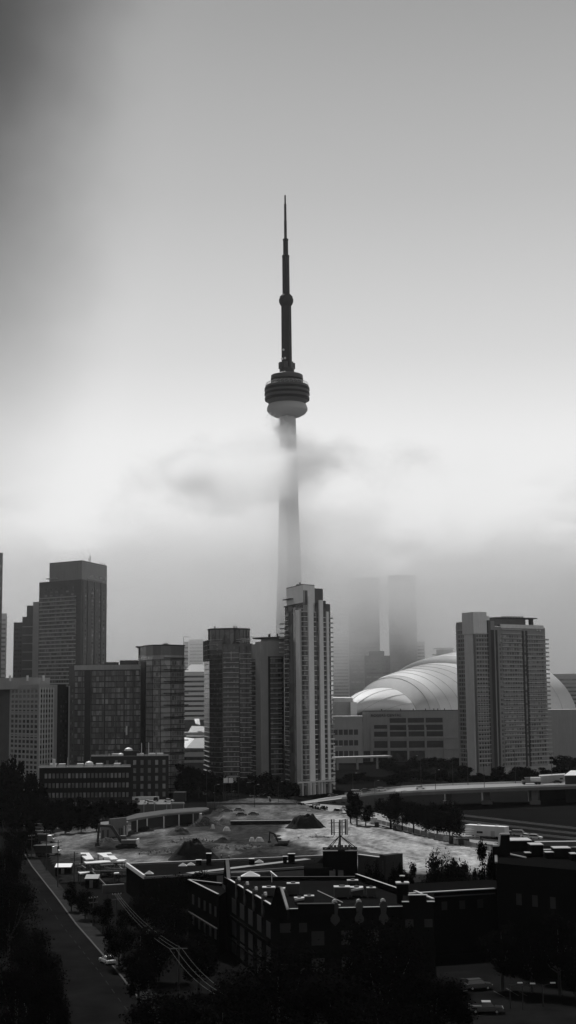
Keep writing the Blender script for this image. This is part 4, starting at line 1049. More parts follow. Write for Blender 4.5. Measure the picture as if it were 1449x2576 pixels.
for i, (q, yy, k, pt, rz, lb) in enumerate(((374, 598, 'sedan', 'white', 10, 'white car parked on the low deck, left of a pair'), (380, 592, 'sedan', 'white', 10, 'white car parked on the low deck, right of a pair'), (425, 602, 'sedan', 'white', -10, 'white car parked alone on the low deck beside the stair hut'),
        (345, 604, 'suv', 'grey', 90, 'grey car parked on the low deck near its left end'), (392, 608, 'suv', 'black', 90, 'dark car parked at the back of the low deck'))):
    p = xy(q, yy, 2000); car((p[0], p[1], 4.2), rz, k, pt, lb, G, full=False)

# ------------------------------------------------------------------ roads on the right
def ribbon(name, L, Rr, m_, zoff=0.0, kind='structure', th=0.0):
    """L, R lists of 3D points"""
    n = len(L); vs = [tuple(Vector(p)+Vector((0, 0, zoff))) for p in L]+[tuple(Vector(p)+Vector((0, 0, zoff))) for p in Rr]
    fs = [(i, n+i, n+i+1, i+1) for i in range(n-1)]
    if th:
        k = 2*n; vs += [(x, y, z-th) for x, y, z in vs]
        fs += [(k+i+1, k+n+i+1, k+n+i, k+i) for i in range(n-1)]+[(i+1, k+i+1, k+i, i) for i in range(n-1)]+[(n+i, n+k+i, n+k+i+1, n+i+1) for i in range(n-1)]+[(0, k, k+n, n), (n-1, 2*n-1, k+2*n-1, k+n-1)]
    o = MB().add(vs, fs).build(name, m_, None); 
    if kind: tag(o, None, None, None, kind)
    return o
NE = [at(px, py, Y) for px, py, Y in ()]
def gz(px, py, z): return gp(px, py, z)
near = [gz(752, 2024, .05), gz(800, 2017, .9), gz(860, 2009, 3.0), (gz(935, 1999, 5.8)), gz(1000, 1994.5, 7.4), gz(1060, 1991, 8.0), gz(1167, 1986.5, 8.0), gz(1300, 1981, 8.0), gz(1420, 1977, 8.0), gz(1560, 1972, 8.0)]
far = []
for i, p in enumerate(near):
    w = [16, 20, 25, 30, 32, 32, 32, 29, 27, 25][i]; far.append(Vector((p.x*(1+w/p.y)+w*.06, p.y+w, p.z)))
near = near[::-1]; far = far[::-1]
ribbon('road', far, near, road_l, th=.0)
t = empty('road_bridge', (near[3].x, near[3].y+10, 0), 'long pale road bridge curving over the dark rail corridor at right', 'bridge')
md = MB(); nn = near[:8]; ff = far[:8]
for a, b in zip(nn[:-1], nn[1:]): md.bar(a+Vector((0, -.4, .2)), b+Vector((0, -.4, .2)), .4, .8)
md.build('near_parapet', conc_m, t)
md = MB()
for a, b in zip(ff[:-1], ff[1:]): md.bar(a+Vector((0, .4, .2)), b+Vector((0, .4, .2)), .45, 1.1)
md.build('far_parapet', conc_l, t)
md = MB()
for (a, b), (c_, d) in zip(zip(nn[:-1], nn[1:]), zip(ff[:-1], ff[1:])):
    zz = 0
    md.add([(a.x, a.y+.1, a.z-.01), (b.x, b.y+.1, b.z-.01), (d.x, d.y-.1, d.z-.01), (c_.x, c_.y-.1, c_.z-.01), (a.x, a.y+.1, a.z-1.5), (b.x, b.y+.1, b.z-1.5), (d.x, d.y-.1, d.z-1.5), (c_.x, c_.y-.1, c_.z-1.5)],
           [(3, 2, 1, 0), (4, 5, 6, 7), (0, 1, 5, 4), (2, 3, 7, 6), (1, 2, 6, 5), (3, 0, 4, 7)])
md.build('deck', conc_d, t)
for q in (1130, 1227, 1348, 1470):
    p = gz(q, 1990, 6.0); MB().prism([(p.x-1.4, p.y+3), (p.x+1.4, p.y+3), (p.x+3, p.y+22), (p.x+.2, p.y+22)], 0, 6.45).build('pier', conc_d, t)
    MB().box((p.x-2.4, p.y+1.6, 0), (p.x+2.2, p.y+4, 1.6)).build('pier_foot', conc_d, t)
# solid abutment under the rising part
ab = MB()
for (a, b) in zip(near[5:9], near[6:]):
    if a.z > .3: ab.add([(a.x, a.y+1.2, 0), (b.x, b.y+1.2, 0), (b.x, b.y+1.2, b.z-.1), (a.x, a.y+1.2, a.z-.1), (a.x, a.y+16, 0), (b.x, b.y+14, 0), (b.x, b.y+14, b.z-.1), (a.x, a.y+16, a.z-.1)],
                   [(0, 1, 2, 3)[::-1], (4, 5, 6, 7), (0, 3, 7, 4), (1, 5, 6, 2), (3, 2, 6, 7), (0, 4, 5, 1)])
ab.build('abutment', conc_d, t)
# road running down beside the fence
rb_n = [gp(*q) for q in ((748, 2026), (800, 2040), (870, 2056), (950, 2074), (1040, 2097), (1160, 2126), (1240, 2147), (1330, 2172), (1480, 2215))]
rb_f = [gp(*q) for q in ((800, 2016), (850, 2024), (905, 2035), (985, 2054), (1060, 2072), (1170, 2095), (1250, 2118), (1340, 2142), (1480, 2182))]
ribbon('road', rb_f, rb_n, road_l, zoff=.02)
kb = MB()
for a, b in zip(rb_n[1:-1], rb_n[2:]): kb.bar(a+Vector((0, -.3, .08)), b+Vector((0, -.3, .08)), .35, .16)
tag(kb.build('kerb', conc_m, None), None, None, None, 'structure')
# concrete barrier fence with panels along the road
t = empty('barrier_fence', tuple(gp(1040, 2098)), 'pale low barrier fence running behind the row of trees', 'fence')
for i in range(24):
    f0, f1 = i/24, (i+.9)/24
    P_ = [gp(895, 2060), gp(960, 2075), gp(1040, 2096), gp(1160, 2125), gp(1250, 2147)]
    def al(f): k = min(3, int(f*4)); return P_[k].lerp(P_[k+1], f*4-k)
    a, b = al(f0), al(f1); MB().bar(a+Vector((0, .4, .9)), b+Vector((0, .4, .9)), .12, 1.5).build('fence_panel', mat('fence mesh panel', .30, vary=.3, fine=.2), t)
G = 'dark utility boxes along the barrier fence'
for i, (q, y_, w, h_) in enumerate(((948, 2062+16, 1.6, 1.9), (993, 2087, 1.3, 1.8), (1167, 2122, 3.6, 2.0), (1137, 2118, .9, 2.4), (940, 2071, 2.8, 2.6))):
    c = gp(q, y_+4); o = empty('utility_box', (c.x, c.y, 0), ['dark rounded box between the small white kiosk and the first trees', 'dark box tucked against the first big tree trunk', 'wide black bin at the foot of the last tree of the row', 'slim dark post box left of the last tree trunk', 'small white kiosk left of the dark rounded box by the fence'][i], 'utility box', G if i < 4 else None)
    mt = white_p if i == 4 else steel_d
    MB().box((-w/2, -.6, .1), (w/2, .6, h_)).build('cabinet', mt, o, world=False, bevel=.08); MB().box((-w/2-.1, -.7, h_), (w/2+.1, .7, h_+.12)).build('lid', mt, o, world=False)
# planters
G = 'round planters with shrubs along the lot edge'
names = []
for i, (cx_, cy_) in enumerate(((95, 515), (150, 520), (190, 530), (300, 560), (340, 572), (375, 580), (412, 585), (455, 565), (490, 575))):
    px_, py_ = (1080+cx_/3.45)/1.4907, (2880+cy_/3.45)/1.4907
    c = gp(px_, py_); o = empty('planter', (c.x, c.y, 0), f'{ORD[i]} planter from the left in the shrub row edging the lot beside the road', 'planter', G)
    soft_smooth(MB().lathe([(.5, 0), (.62, .9), (.75, 1.0), (.6, .95), (.3, .9)], 14).build('pot', white_p if i not in (3, 4) else conc_m, o, world=False))
    cr, tr = tree_meshes('bush', 2, 5+i % 2); cc = bpy.data.objects.new('shrub', cr); C.objects.link(cc); cc.parent = o; cc.location = (0, 0, .7); cc.scale = (1.9, 1.9, 2.2)
# traffic island shrubs
for i, (q, Y_, top, w) in enumerate(((828, 640, 2012, 34), (850, 632, 2012, 36), (872, 628, 2010, 34), (895, 622, 2008, 36))):
    tree(q, Y_, top, w, 'bush', f'{ORD[i]} dark shrub from the left on the traffic island', 'shrubs on the traffic island', lod=2, seed=3+i % 2)

def c2(ox, oy, s, cx_, cy_): return ((ox+cx_/s)/1.4907, (oy+cy_/s)/1.4907)
def P3(cx_, cy_): return c2(820, 2880, 3.45, cx_, cy_)
def P4(cx_, cy_): return c2(1080, 2880, 3.45, cx_, cy_)
def P5(cx_, cy_): return c2(1340, 2960, 3.45, cx_, cy_)
def P6(cx_, cy_): return c2(1740, 2860, 3.45, cx_, cy_)
G = 'cars parked on the upper lot'
for i, (q, k, pt, rz, lb) in enumerate((((40, 535), 'suv', 'black', 5, 'large black car, leftmost of the five parked on the upper lot'), ((110, 570), 'sedan', 'black', 8, 'low black car parked in front of the large black one on the lot'),
        ((265, 560), 'sedan', 'grey', -4, 'grey car parked alone behind two dark cars on the lot'), ((295, 622), 'sedan', 'black', 0, 'dark car in front of the grey one on the lot'), ((452, 615), 'sedan', 'black', 4, 'dark car, rightmost of the five parked on the upper lot'))):
    p = gp(*P3(*q), 1.6); car(p, rz, k, pt, lb, G)
car(gp(*P3(1155, 592), .6), 172, 'sedan', 'white', 'white car with dark windows beside the row of planters')
car(gp(*P3(1262, 488), .1), 60, 'sedan', 'grey', 'grey car driving on the pale road above the planters')
def road_p(px_, f):
    # point on the upper road
    for a, b, c_, d in zip(near[:-1], near[1:], far[:-1], far[1:]):
        pa = proj(a)[0]; pb = proj(b)[0]
        if pb <= px_ <= pa:
            t_ = (px_-pb)/(pa-pb); return (b.lerp(a, t_)).lerp(d.lerp(c_, t_), f)
    return near[0]
G = 'cars on the road to the bridge'
for i, (q, f, k, pt, lb) in enumerate(((831, .95, 'sedan', 'black', 'dark car at the foot of the tallest condominium entering the bridge road'), (893, .55, 'van', 'white', 'white van on the bridge road, left of a white car'), (912, .95, 'sedan', 'black', 'dark car behind the white van on the bridge road'),
        (955, .6, 'suv', 'white', 'white car on the bridge road just above the leftmost trees'), (1052, .45, 'sedan', 'white', 'white car on the bridge beside the big round tree'), (747, .95, 'sedan', 'black', 'black car waiting at the junction below the tallest condominium'))):
    car(road_p(q, f), 8, k, pt, lb, G)
G = 'cars queued beside the leftmost trees'
for q, k, pt, rz, lb in (((730, 545), 'suv', 'white', 120, 'white car queued behind another beside the leftmost trees'), ((718, 620), 'sedan', 'white', 130, 'nearest white car queued beside the leftmost trees'), ((640, 590), 'van', 'white', 125, 'white van left of the queued cars near the leftmost trees')):
    car(gp(*P4(*q), .05), rz, k, pt, lb, G)
# camper trailers
def trailer(c, rz, L, w, h_, label, mt, cat='trailer'):
    o = empty('trailer', (c[0], c[1], 0.03), label, cat, None, R(rz))
    MB().box((-L/2, -w/2, .7), (L/2, w/2, h_)).build('body', mt, o, world=False, bevel=.1)
    MB().box((-L/2-.05, -w/2-.05, h_), (L/2+.05, w/2+.05, h_+.12)).build('roof', white_m, o, world=False)
    for sx in (-.3, .3):
        for sy in (-1, 1): MB().tube((sx*L, sy*w/2-.1*sy-.1, .45), (sx*L, sy*w/2-.1*sy+.1, .45), .42, n=12).build('wheel', rubber, o, world=False)
    MB().box((-L*.2, -w/2-.03, 1.6), (-L*.05, -w/2+.02, 2.3)).build('window', carglass, o, world=False); MB().box((L*.15, -w/2-.03, .9), (L*.25, -w/2+.02, 2.6)).build('door', conc_m, o, world=False)
    MB().tube((L/2, 0, .7), (L/2+1.2, 0, .5), .08, n=6).build('drawbar', steel_d, o, world=False)
    for sx in (-.2, .25): MB().box((sx*L-.5, -.5, h_+.12), (sx*L+.5, .5, h_+.4)).build('roof_unit', white_p, o, world=False)
    return o
trailer(gp(1003, 2066), 4, 6.2, 2.6, 5.0, 'tall white box trailer parked between the leftmost trees and the big round tree', conc_l)
trailer(gp(*P6(300, 975)), -38, 15.5, 3.2, 4.1, 'long white trailer with roof units parked right of the tree row', conc_l)
trailer(gp(1405, 2155), -24, 26, 3.2, 3.2, 'very long pale flat-topped wagon behind the dark building at right', grey_m)
o = empty('stacked_pipes', tuple(gp(1172, 2118)), 'stack of pale horizontal bars beside the last tree of the row', 'pipe stack')
for k in range(4): a = gp(1170, 2108); MB().bar(Vector((a.x, a.y, .5+k*.8)), Vector((a.x+4.5, a.y+.8, .4+k*.8)), .4, .35).build('pipe', white_p, o)
G = 'small pale vehicles beyond the long white trailer'
for i, (q, k, pt) in enumerate((((510, 915), 'van', 'silver'), ((640, 940), 'sedan', 'grey'), ((715, 950), 'van', 'silver'), ((820, 975), 'sedan', 'white'), ((930, 992), 'suv', 'white'))):
    car(gp(*P6(*q)), -30, k, pt, f'{ORD[i]} small pale vehicle from the left beyond the long white trailer', G, full=False)

# truck, warehouse and vehicles at the far end of the bridge
def lorry(c, rz, label, z, box=False):
    o = empty('truck', (c[0], c[1], z), label, 'truck', None, R(rz))
    MB().box((-3.6, -1.0, .7), (3.6, 1.0, 1.0)).build('chassis', steel_d, o, world=False)
    MB().add([(-3.6, -1.2, 1.0), (-3.6, 1.2, 1.0), (-1.2, 1.2, 1.0), (-1.2, -1.2, 1.0), (-3.6, -1.2, 3.1), (-3.6, 1.2, 3.1), (-1.2, 1.2, 3.1), (-1.2, -1.2, 3.1)], [(3, 2, 1, 0), (4, 5, 6, 7), (0, 1, 5, 4), (1, 2, 6, 5), (2, 3, 7, 6), (3, 0, 4, 7)][::1]).build('cab', paints['grey'], o, world=False, bevel=.12)
    MB().box((-4.9, -1.0, .8), (-3.6, 1.0, 1.9)).build('bonnet', paints['grey'], o, world=False, bevel=.15)
    MB().box((-3.7, -1.05, 2.1), (-3.55, 1.05, 2.9)).build('windscreen', carglass, o, world=False)
    soft_smooth(MB().tube((-.9, 0, 2.1), (3.6, 0, 2.1), 1.15, n=16).build('tank', conc_l if not box else paints['black'], o, world=False))
    for sx in (-4.0, 1.6, 3.0):
        for sy in (-1, 1): MB().tube((sx, sy*1.05-.18, .52), (sx, sy*1.05+.18, .52), .52, n=14).build('wheel', rubber, o, world=False)
    return o
p = road_p(1334, .62); lorry(p, 2, 'dark bonneted truck driving left on the far end of the bridge', p.z)
t = empty('white_warehouse', tuple(gp(1395, 1985, 0)), 'long pale flat shed behind the truck at the far end of the bridge', 'building')
A, B = xy(1356, 640, 1955), xy(1422, 650, 1955)
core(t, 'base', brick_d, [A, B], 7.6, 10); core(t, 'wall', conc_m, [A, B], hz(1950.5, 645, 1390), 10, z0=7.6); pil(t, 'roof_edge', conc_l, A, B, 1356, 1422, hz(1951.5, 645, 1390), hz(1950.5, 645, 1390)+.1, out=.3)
pil(t, 'window', glass_d, A, B, 1405, 1412, hz(1962, 645, 1390), hz(1958, 645, 1390), out=.1)
t = empty('dark_shed', tuple(gp(1440, 1985, 0)), 'dark shed with a white pitched roof at the right edge beyond the bridge', 'building')
A, B = xy(1421, 632, 1955), xy(1475, 632, 1955); core(t, 'wall', brick_m, [A, B], hz(1950, 632, 1440), 9)
a = Vector((*A, hz(1950, 632, 1440))); b = Vector((*B, a.z)); quad3('roof', white_m, [a+Vector((-.5, -.6, 0)), b+Vector((0, -.6, 0)), b+Vector((0, 6, 1.8)), a+Vector((4, 6, 1.8))], t, .2)
for i, (q, pt) in enumerate(((1428, 'silver'), (1441, 'white'))): car(road_p(q, .6), 4, 'sedan', pt, ['silver car at the right edge of the bridge', 'white car cut by the right edge on the bridge'][i], 'cars at the right end of the bridge')
car(road_p(1396, .75), 4, 'sedan', 'black', 'dark car on the bridge right of the truck')

# lamps on the bridge and by the road
G = 'tall street lamps along the bridge'
for i, (q, f, top) in enumerate(((1060, .98, 1902), (1096, .02, 1938), (1178, .98, 1890), (1219, .02, 1925), (1298, .98, 1890), (1390, .98, 1895), (1140, .98, 1908))):
    p = road_p(q, f); h_ = hz(top, p.y, q); pole(q, p.y, top, f'{ORD[sorted([1060,1096,1178,1219,1298,1390,1140]).index(q)]} street lamp from the left along the bridge', G, z0=p.z, arm=1 if i % 2 else -1)
G = 'street lamps near the junction'
for i, (q, Y_, top) in enumerate(((888, 640, 1946), (900, 560, 2000), (943, 610, 1965), (1010, 520, 1990))):
    pole(q, Y_, top, f'{ORD[i]} thin lamp post from the left near the road junction', G)

# ------------------------------------------------------------------ rail corridor
for i in range(6):
    a = gp(1165-20*i, 2052+12*i); b = gp(1700, 2052+12*i+62)
    o = empty('railway_track', tuple((a+b)/2), f'{ORD[i]} railway track from the bridge in the dark corridor at right', 'railway track', 'railway tracks in the corridor')
    d = (b-a).normalized(); s = Vector((d.y, -d.x, 0))
    mm = MB().add([a+s*1.6+Vector((0, 0, .02)), b+s*1.6+Vector((0, 0, .02)), b-s*1.6+Vector((0, 0, .02)), a-s*1.6+Vector((0, 0, .02)), a+s*1.3+Vector((0, 0, .22)), b+s*1.3+Vector((0, 0, .22)), b-s*1.3+Vector((0, 0, .22)), a-s*1.3+Vector((0, 0, .22))], [(4, 7, 6, 5)[::-1], (0, 1, 5, 4), (2, 3, 7, 6)])
    mm.build('ballast', mat('ballast', .05, rough=1, spec=0.1, vary=.4, fine=.5), o)
    for k in (-.72, .72): MB().bar(a+s*k+Vector((0, 0, .35)), b+s*k+Vector((0, 0, .35)), .09, .18).build('rail', mat('rail steel', .25, rough=.4, metal=.8, spec=.4), o)

# ------------------------------------------------------------------ trees of the middle distance
G = 'trees in a row beside the cleared lot'
row = [(1000-10, 2083, 1983, 74, 'round', 1), (1048, 2092, 2003, 70, 'broad', 2), (1078, 2097, 2010, 60, 'round', 3), (1105+2, 2105, 2016, 72, 'broad', 1), (1140+4, 2110, 2032, 56, 'round', 2), (1131, 2124, 2014, 78, 'broad', 3)]
for i, (q, by, top, w, k, s) in enumerate(((983, 2083, 1984, 72, 'round', 1), (1012, 2090, 2004, 66, 'broad', 2), (1041, 2096, 2012, 62, 'round', 3), (1072, 2103, 2008, 74, 'broad', 1), (1100, 2108, 2030, 52, 'round', 2), (1132, 2124, 2014, 76, 'broad', 3))):
    c = gp(q, by); tree(q, c.y, top, w, k, f'{ORD[i]} round-crowned tree from the left in the row beside the fence', G, lod=1, seed=s, bpy_=by)
G = 'upright trees at the road bend'
for i, (q, by, top, w, k, s) in enumerate(((882, 2076, 1985, 26, 'poplar', 1), (898, 2080, 1990, 28, 'poplar', 2), (920, 2080, 2018, 44, 'round', 1))):
    c = gp(q, by); tree(q, c.y, top, w, k, ['left slim upright tree at the road bend', 'right slim upright tree at the road bend', 'small round tree beside the slim pair at the road bend'][i], G, lod=1, seed=s, bpy_=by)
G = 'trees in the dark belt below the stadium'
rg = random.Random(11)
belt = []
for i in range(24): belt.append((862+i*25+rg.uniform(-6, 6), rg.uniform(745, 800), rg.uniform(1922, 1950) if i > 5 else rg.uniform(1940, 1958), rg.uniform(38, 62)))
for i, (q, Y_, top, w) in enumerate(belt): tree(q, Y_, top, w, 'broad' if i % 2 else 'round', f'{ORD[i]} dark tree from the left in the front belt below the stadium', G, lod=2, seed=1+i % 3)
G = 'trees in the rear belt below the stadium'
for i in range(17): tree(985+i*29+rg.uniform(-6, 6), rg.uniform(860, 900), rg.uniform(1898, 1925), rg.uniform(40, 60), 'broad', f'{ORD[i]} dark tree from the left in the rear belt at the stadium foot', G, lod=2, seed=1+i % 3)
G = 'trees at the foot of the condominiums'
for i, (q, Y_, top, w, k) in enumerate(((475, 690, 1925, 46, 'broad'), (500, 680, 1930, 44, 'round'), (525, 690, 1938, 46, 'broad'), (548, 672, 1945, 40, 'round'), (572, 690, 1950, 40, 'broad'), (600, 690, 1955, 36, 'broad'), (645, 670, 1944, 44, 'round'), (672, 660, 1940, 58, 'broad'), (700, 668, 1952, 44, 'round'), (722, 660, 1962, 34, 'broad'), (742, 665, 1968, 28, 'round'), (455, 660, 1945, 36, 'round'), (462, 700, 1915, 40, 'round'), (620, 700, 1960, 34, 'bush'))):
    tree(q, Y_, top, w, k, f'{"dark tree" if k != "bush" else "dark shrub"} at the condominium foot, {ORD[i]} planted of its clump', G, lod=2, seed=1+i % 3)
for i, o in enumerate(sorted([o for o in C.objects if o.get('group') == G], key=lambda o: o.location.x/o.location.y)): o['label'] = f'{ORD[i]} {"dark tree" if o.name.startswith("tree") else "dark shrub"} from the left at the condominium feet behind the canopy'
G = 'trees of the dark wood at left'
k_ = 0; TL = []
for q, Y_, top, w in ((-5, 560, 1903, 70), (22, 575, 1898, 60), (50, 560, 1915, 60), (78, 552, 1935, 50), (100, 545, 1975, 46), (8, 520, 1960, 70), (45, 500, 1985, 66), (82, 505, 2000, 52), (118, 530, 2003, 50), (145, 540, 2008, 46), (172, 545, 2006, 48), (200, 545, 2004, 48), (228, 550, 2008, 48), (256, 552, 2010, 46), (282, 556, 2006, 44), (308, 560, 2010, 40), (334, 566, 2018, 34), (128, 505, 2036, 44), (165, 508, 2040, 44), (205, 512, 2042, 44), (243, 515, 2044, 40)):
    TL.append((q, tree(q, Y_, top, w, 'broad' if k_ % 2 else 'round', 'x', G, lod=2, seed=1+k_ % 3))); k_ += 1
for i, (q, o) in enumerate(sorted(TL, key=lambda a: a[0])): o['label'] = f'{ORD[i]} tree from the left in the dark wood before the low-rise block'
# car park below the condominiums
G = 'cars in the car park at the condominium feet'
rg = random.Random(5); cp_ = [(470, 1969), (480, 1972), (503, 1978), (522, 1985), (540, 1983), (548, 1993), (560, 1975), (583, 1990), (604, 1975), (612, 1985), (632, 1968), (655, 1975), (668, 1978), (690, 1976), (706, 1970), (660, 1997), (640, 2001), (720, 1990), (515, 1996)]
for i, (q, y_) in enumerate(sorted(cp_)):
    car(gp(q, y_+4), rg.choice((8, 12, 95, -10)), rg.choice(('sedan', 'suv', 'sedan', 'van')), rg.choice(('white', 'silver', 'black', 'grey', 'silver')), f'{ORD[i]} small car from the left in the dim car park before the condominiums', G, full=False)
G = 'lamp posts in the car park'
for i, (q, Y_, top) in enumerate(((520, 640, 1940), (600, 650, 1945), (562, 620, 1958), (640, 600, 1975), (700, 620, 1968), (540, 600, 1975))): pole(q, Y_, top, f'{ORD[[0,2,1,4,5,3][i] if False else i]} lamp post in the dim car park before the condominiums', G)
for i, o in enumerate(sorted([o for o in C.objects if o.get('group') == G], key=lambda o: o.location.x/o.location.y)): o['label'] = f'{ORD[i]} lamp post from the left in the dim car park'
t = empty('billboard', tuple(gp(574, 1975)), 'pale double sign panel standing in the car park', 'billboard')
a = at(562, 1962, 655); 
for s in (0, 1): p0 = at(562+s*13, 1962, 655); MB().box((p0.x, p0.y, p0.z-1.4), (p0.x+2.1, p0.y+.2, p0.z+.9)).build('sign_panel', white_p, t)
for s in (4, 20): p0 = at(562+s, 1962, 655); MB().tube((p0.x, p0.y+.3, 0), (p0.x, p0.y+.3, p0.z), .12, n=6).build('post', steel_d, t)
a, b = at(690, 1995, 640), at(525, 1998, 640)
t = empty('boundary_wall', tuple(gp(610, 2012)), 'long dark grey wall separating the car park from the upper lot', 'wall')
A, B = xy(520, 618, 2010), xy(744, 612, 2010); pil(t, 'wall', conc_d, A, B, 520, 744, 0, 2.6, out=0); pil(t, 'coping', conc_m, A, B, 470, 560, 2.6, 2.8, out=.1) if False else None
for q in range(530, 744, 18): pil(t, 'pilaster', conc_d, A, B, q, q+1.3, 0, 2.8, out=.25)
o = tag(MB().bar(gp(680, 2020)+Vector((0, 0, 1.6)), gp(676, 2027)+Vector((0, 0, 4)), .9, .2).build('leaning_board', white_p, None), 'small pale board leaning against the dark boundary wall', 'board')


# ------------------------------------------------------------------ street at lower left
cr_ = [gp(*q) for q in ((62, 2150), (80, 2180), (144, 2262), (190, 2325), (226, 2366), (262, 2408), (296, 2447), (345, 2510), (400, 2576))]
cl_ = [Vector((p.x-9.0-i*.25, p.y-2.5, 0)) for i, p in enumerate(cr_)]
st_m = mat('street asphalt', .011, rough=1, spec=.0, vary=.9, scale=.12, fine=.3)  # broad noise patches the asphalt and puts tree shade into its colour
sw_m = mat('pavement slabs', .03, rough=1, spec=.0, vary=.55, scale=.25, fine=.3)
ribbon('street', cl_, cr_, st_m, zoff=.012)
sw_ = [Vector((p.x+3.4, p.y+.8, 0)) for p in cr_]
ribbon('pavement', [p+Vector((.25, 0, 0)) for p in cr_], sw_, sw_m, zoff=.13)
kb = MB()
for a, b in zip(cr_[:-1], cr_[1:]): kb.bar(a+Vector((.1, 0, .07)), b+Vector((.1, 0, .07)), .3, .15)
tag(kb.build('kerb', mat('kerb stone', .028, vary=.5), None), None, None, None, 'structure')
mk = MB()
for a, b in zip(cr_[:-1], cr_[1:]):
    for off in (3.2, ):
        for k in range(3):
            p = a.lerp(b, k/3)+Vector((-off, 0, .03)); q = a.lerp(b, k/3+.16)+Vector((-off, 0, .03)); mk.bar(p, q, .14, .01)
tag(mk.build('road_marking', mat('worn lane paint', .03, rough=.9, spec=0, vary=.4), None), None, None, None, 'structure')
for q in ((212, 2366), (236, 2384), (170, 2300)):
    c = gp(*q); 
c = gp(270, 2424); car(c, 118, 'sedan', 'white', 'white car parked against the kerb of the street at lower left', z=.02)
# driveway scraps at the bottom left
a, b = gp(78, 2520), gp(112, 2576)
dv = ribbon('driveway', [gp(78, 2530), gp(92, 2590)], [gp(106, 2528), gp(130, 2590)], st_m, zoff=.02)
for i, (p0, p1) in enumerate((((96, 2508), (126, 2580)), ((62, 2525), (70, 2560)))):
    mb = MB().bar(gp(*p0)+Vector((0, 0, .3)), gp(*p1)+Vector((0, 0, .3)), .25, .5)
    tag(mb.build('low_wall', conc_d, None), ['longer pale low kerb wall at the bottom left corner', 'shorter pale low kerb wall at the bottom left corner'][i], 'wall')

# ------------------------------------------------------------------ yard between the street and the long roof
G = 'wooden utility poles along the yard'
for i, (q, by, top) in enumerate(((79, 2160, 2098), (116, 2190, 2086), (145, 2232, 2113), (186, 2258, 2142), (234, 2330, 2252), (293, 2352, 2243))):
    c = gp(q, by); o = pole(q, c.y, top, f'{ORD[i]} wooden utility pole from the left beside the yard', G, name='utility_pole', px_ref=by, r=.17, cat='utility pole'); o.rotation_euler.z = R(35)
# open steel frame with white deck sheets
def deck(name, label, P, Y0, z, th=.25, legs=True, m_=white_p):
    """P: image points of a flat sheet at height z"""
    W3 = [gp(px, py, z) for px, py in P]; c = sum(W3, Vector())/len(W3)
    o = empty(name, (c.x, c.y, 0), label, 'roof sheet')
    MB().prism([(p.x, p.y) for p in W3], z-th, z).build('sheet', m_, o)
    if legs:
        for p in (W3[0], W3[len(W3)//2], W3[-1]): q = p.lerp(c, .12); MB().tube((q.x, q.y, 0), (q.x, q.y, z-th), .14, n=6).build('post', steel_d, o)
    return o
def P1(cx_, cy_): return c2(60, 3020, 3.45, cx_, cy_)
deck('roof_deck', 'hooked white roof sheet on posts, left of the pair above the yard', [P1(835, 612), P1(945, 612), P1(1005, 690), P1(905, 698), P1(850, 655), P1(920, 655), P1(905, 628), P1(838, 628)], 0, 5.0)
deck('roof_deck', 'stepped white roof sheet on posts, right of the pair above the yard', [P1(1045, 618), P1(1225, 608), P1(1245, 625), P1(1170, 628), P1(1190, 650), P1(1270, 650), P1(1320, 695), P1(1235, 700), P1(1205, 672), P1(1130, 668), P1(1120, 655)], 0, 5.2)
deck('roof_deck', 'longest narrow white roof strip under the pair of sheets', [P1(875, 728), P1(1290, 700), P1(1430, 698), P1(1400, 718), P1(1090, 740), P1(905, 750)], 0, 4.4)
deck('roof_deck', 'short narrow white strip just below the longest strip', [P1(1088, 752), P1(1255, 744), P1(1262, 754), P1(1095, 766)], 0, 3.8)
deck('roof_deck', 'lowest white roof strip of the frame at its left end', [P1(800, 858), P1(955, 848), P1(950, 862), P1(830, 882)], 0, 3.0)
deck('roof_deck', 'small white roof strip of the frame near the long flat roof', [P1(1268, 870), P1(1330, 864), P1(1335, 874), P1(1270, 880)], 0, 2.6)
t = empty('steel_frame', tuple(gp(*P1(1100, 900))), 'dark open steel beams under the white roof strips beside the yard', 'steel frame')
for (p0, z0), (p1, z1_) in (((P1(760, 770), 3.2), (P1(1440, 745), 3.6)), ((P1(770, 800), 2.6), (P1(1440, 830), 3.0)), ((P1(810, 860), 3.0), (P1(1420, 845), 2.8)), ((P1(820, 760), 3.2), (P1(905, 820), 2.6)), ((P1(1180, 765), 3.2), (P1(1275, 830), 2.6)), ((P1(1290, 760), 3.2), (P1(1390, 840), 2.6)), ((P1(990, 860), 3.0), (P1(1160, 1035), .3)), ((P1(940, 760), 3.2), (P1(1010, 850), 2.8))):
    MB().bar(gp(*p0, z0), gp(*p1, z1_), .3, .35).build('beam', conc_d, t)
for q in ((800, 890), (1000, 900), (1090, 960), (1290, 900), (1400, 880), (1180, 940)): p = gp(*P1(*q)); MB().tube((p.x, p.y, 0), (p.x, p.y, 2.9), .13, n=6).build('post', steel_d, t)
for i, (q, w, d, h_, lb) in enumerate((((615, 905), 4.2, 2.6, 2.4, 'small shed with a bright white roof between two utility poles'), ((985, 1060), 3.2, 3, 2.4, 'tiny hut with pale roof edge below the steel frame'))):
    c = gp(*P1(*q)); o = empty('shed', (c.x, c.y, 0), lb, 'shed')
    MB().box((-w/2, -d/2, 0), (w/2, d/2, h_)).build('wall', brick_d, o, world=False); MB().add([(-w/2-.2, -d/2-.2, h_), (w/2+.2, -d/2-.2, h_), (w/2+.2, d/2+.2, h_+.7), (-w/2-.2, d/2+.2, h_+.7), (-w/2-.2, d/2+.2, h_), (w/2+.2, d/2+.2, h_)], [(0, 1, 2, 3), (0, 4, 5, 1), (0, 3, 4), (1, 5, 2), (3, 2, 5, 4)]).build('roof', white_m if i == 0 else conc_m, o, world=False)
    MB().box((-.5, -d/2-.05, .05), (.4, -d/2, 2.0)).build('door', conc_d, o, world=False)
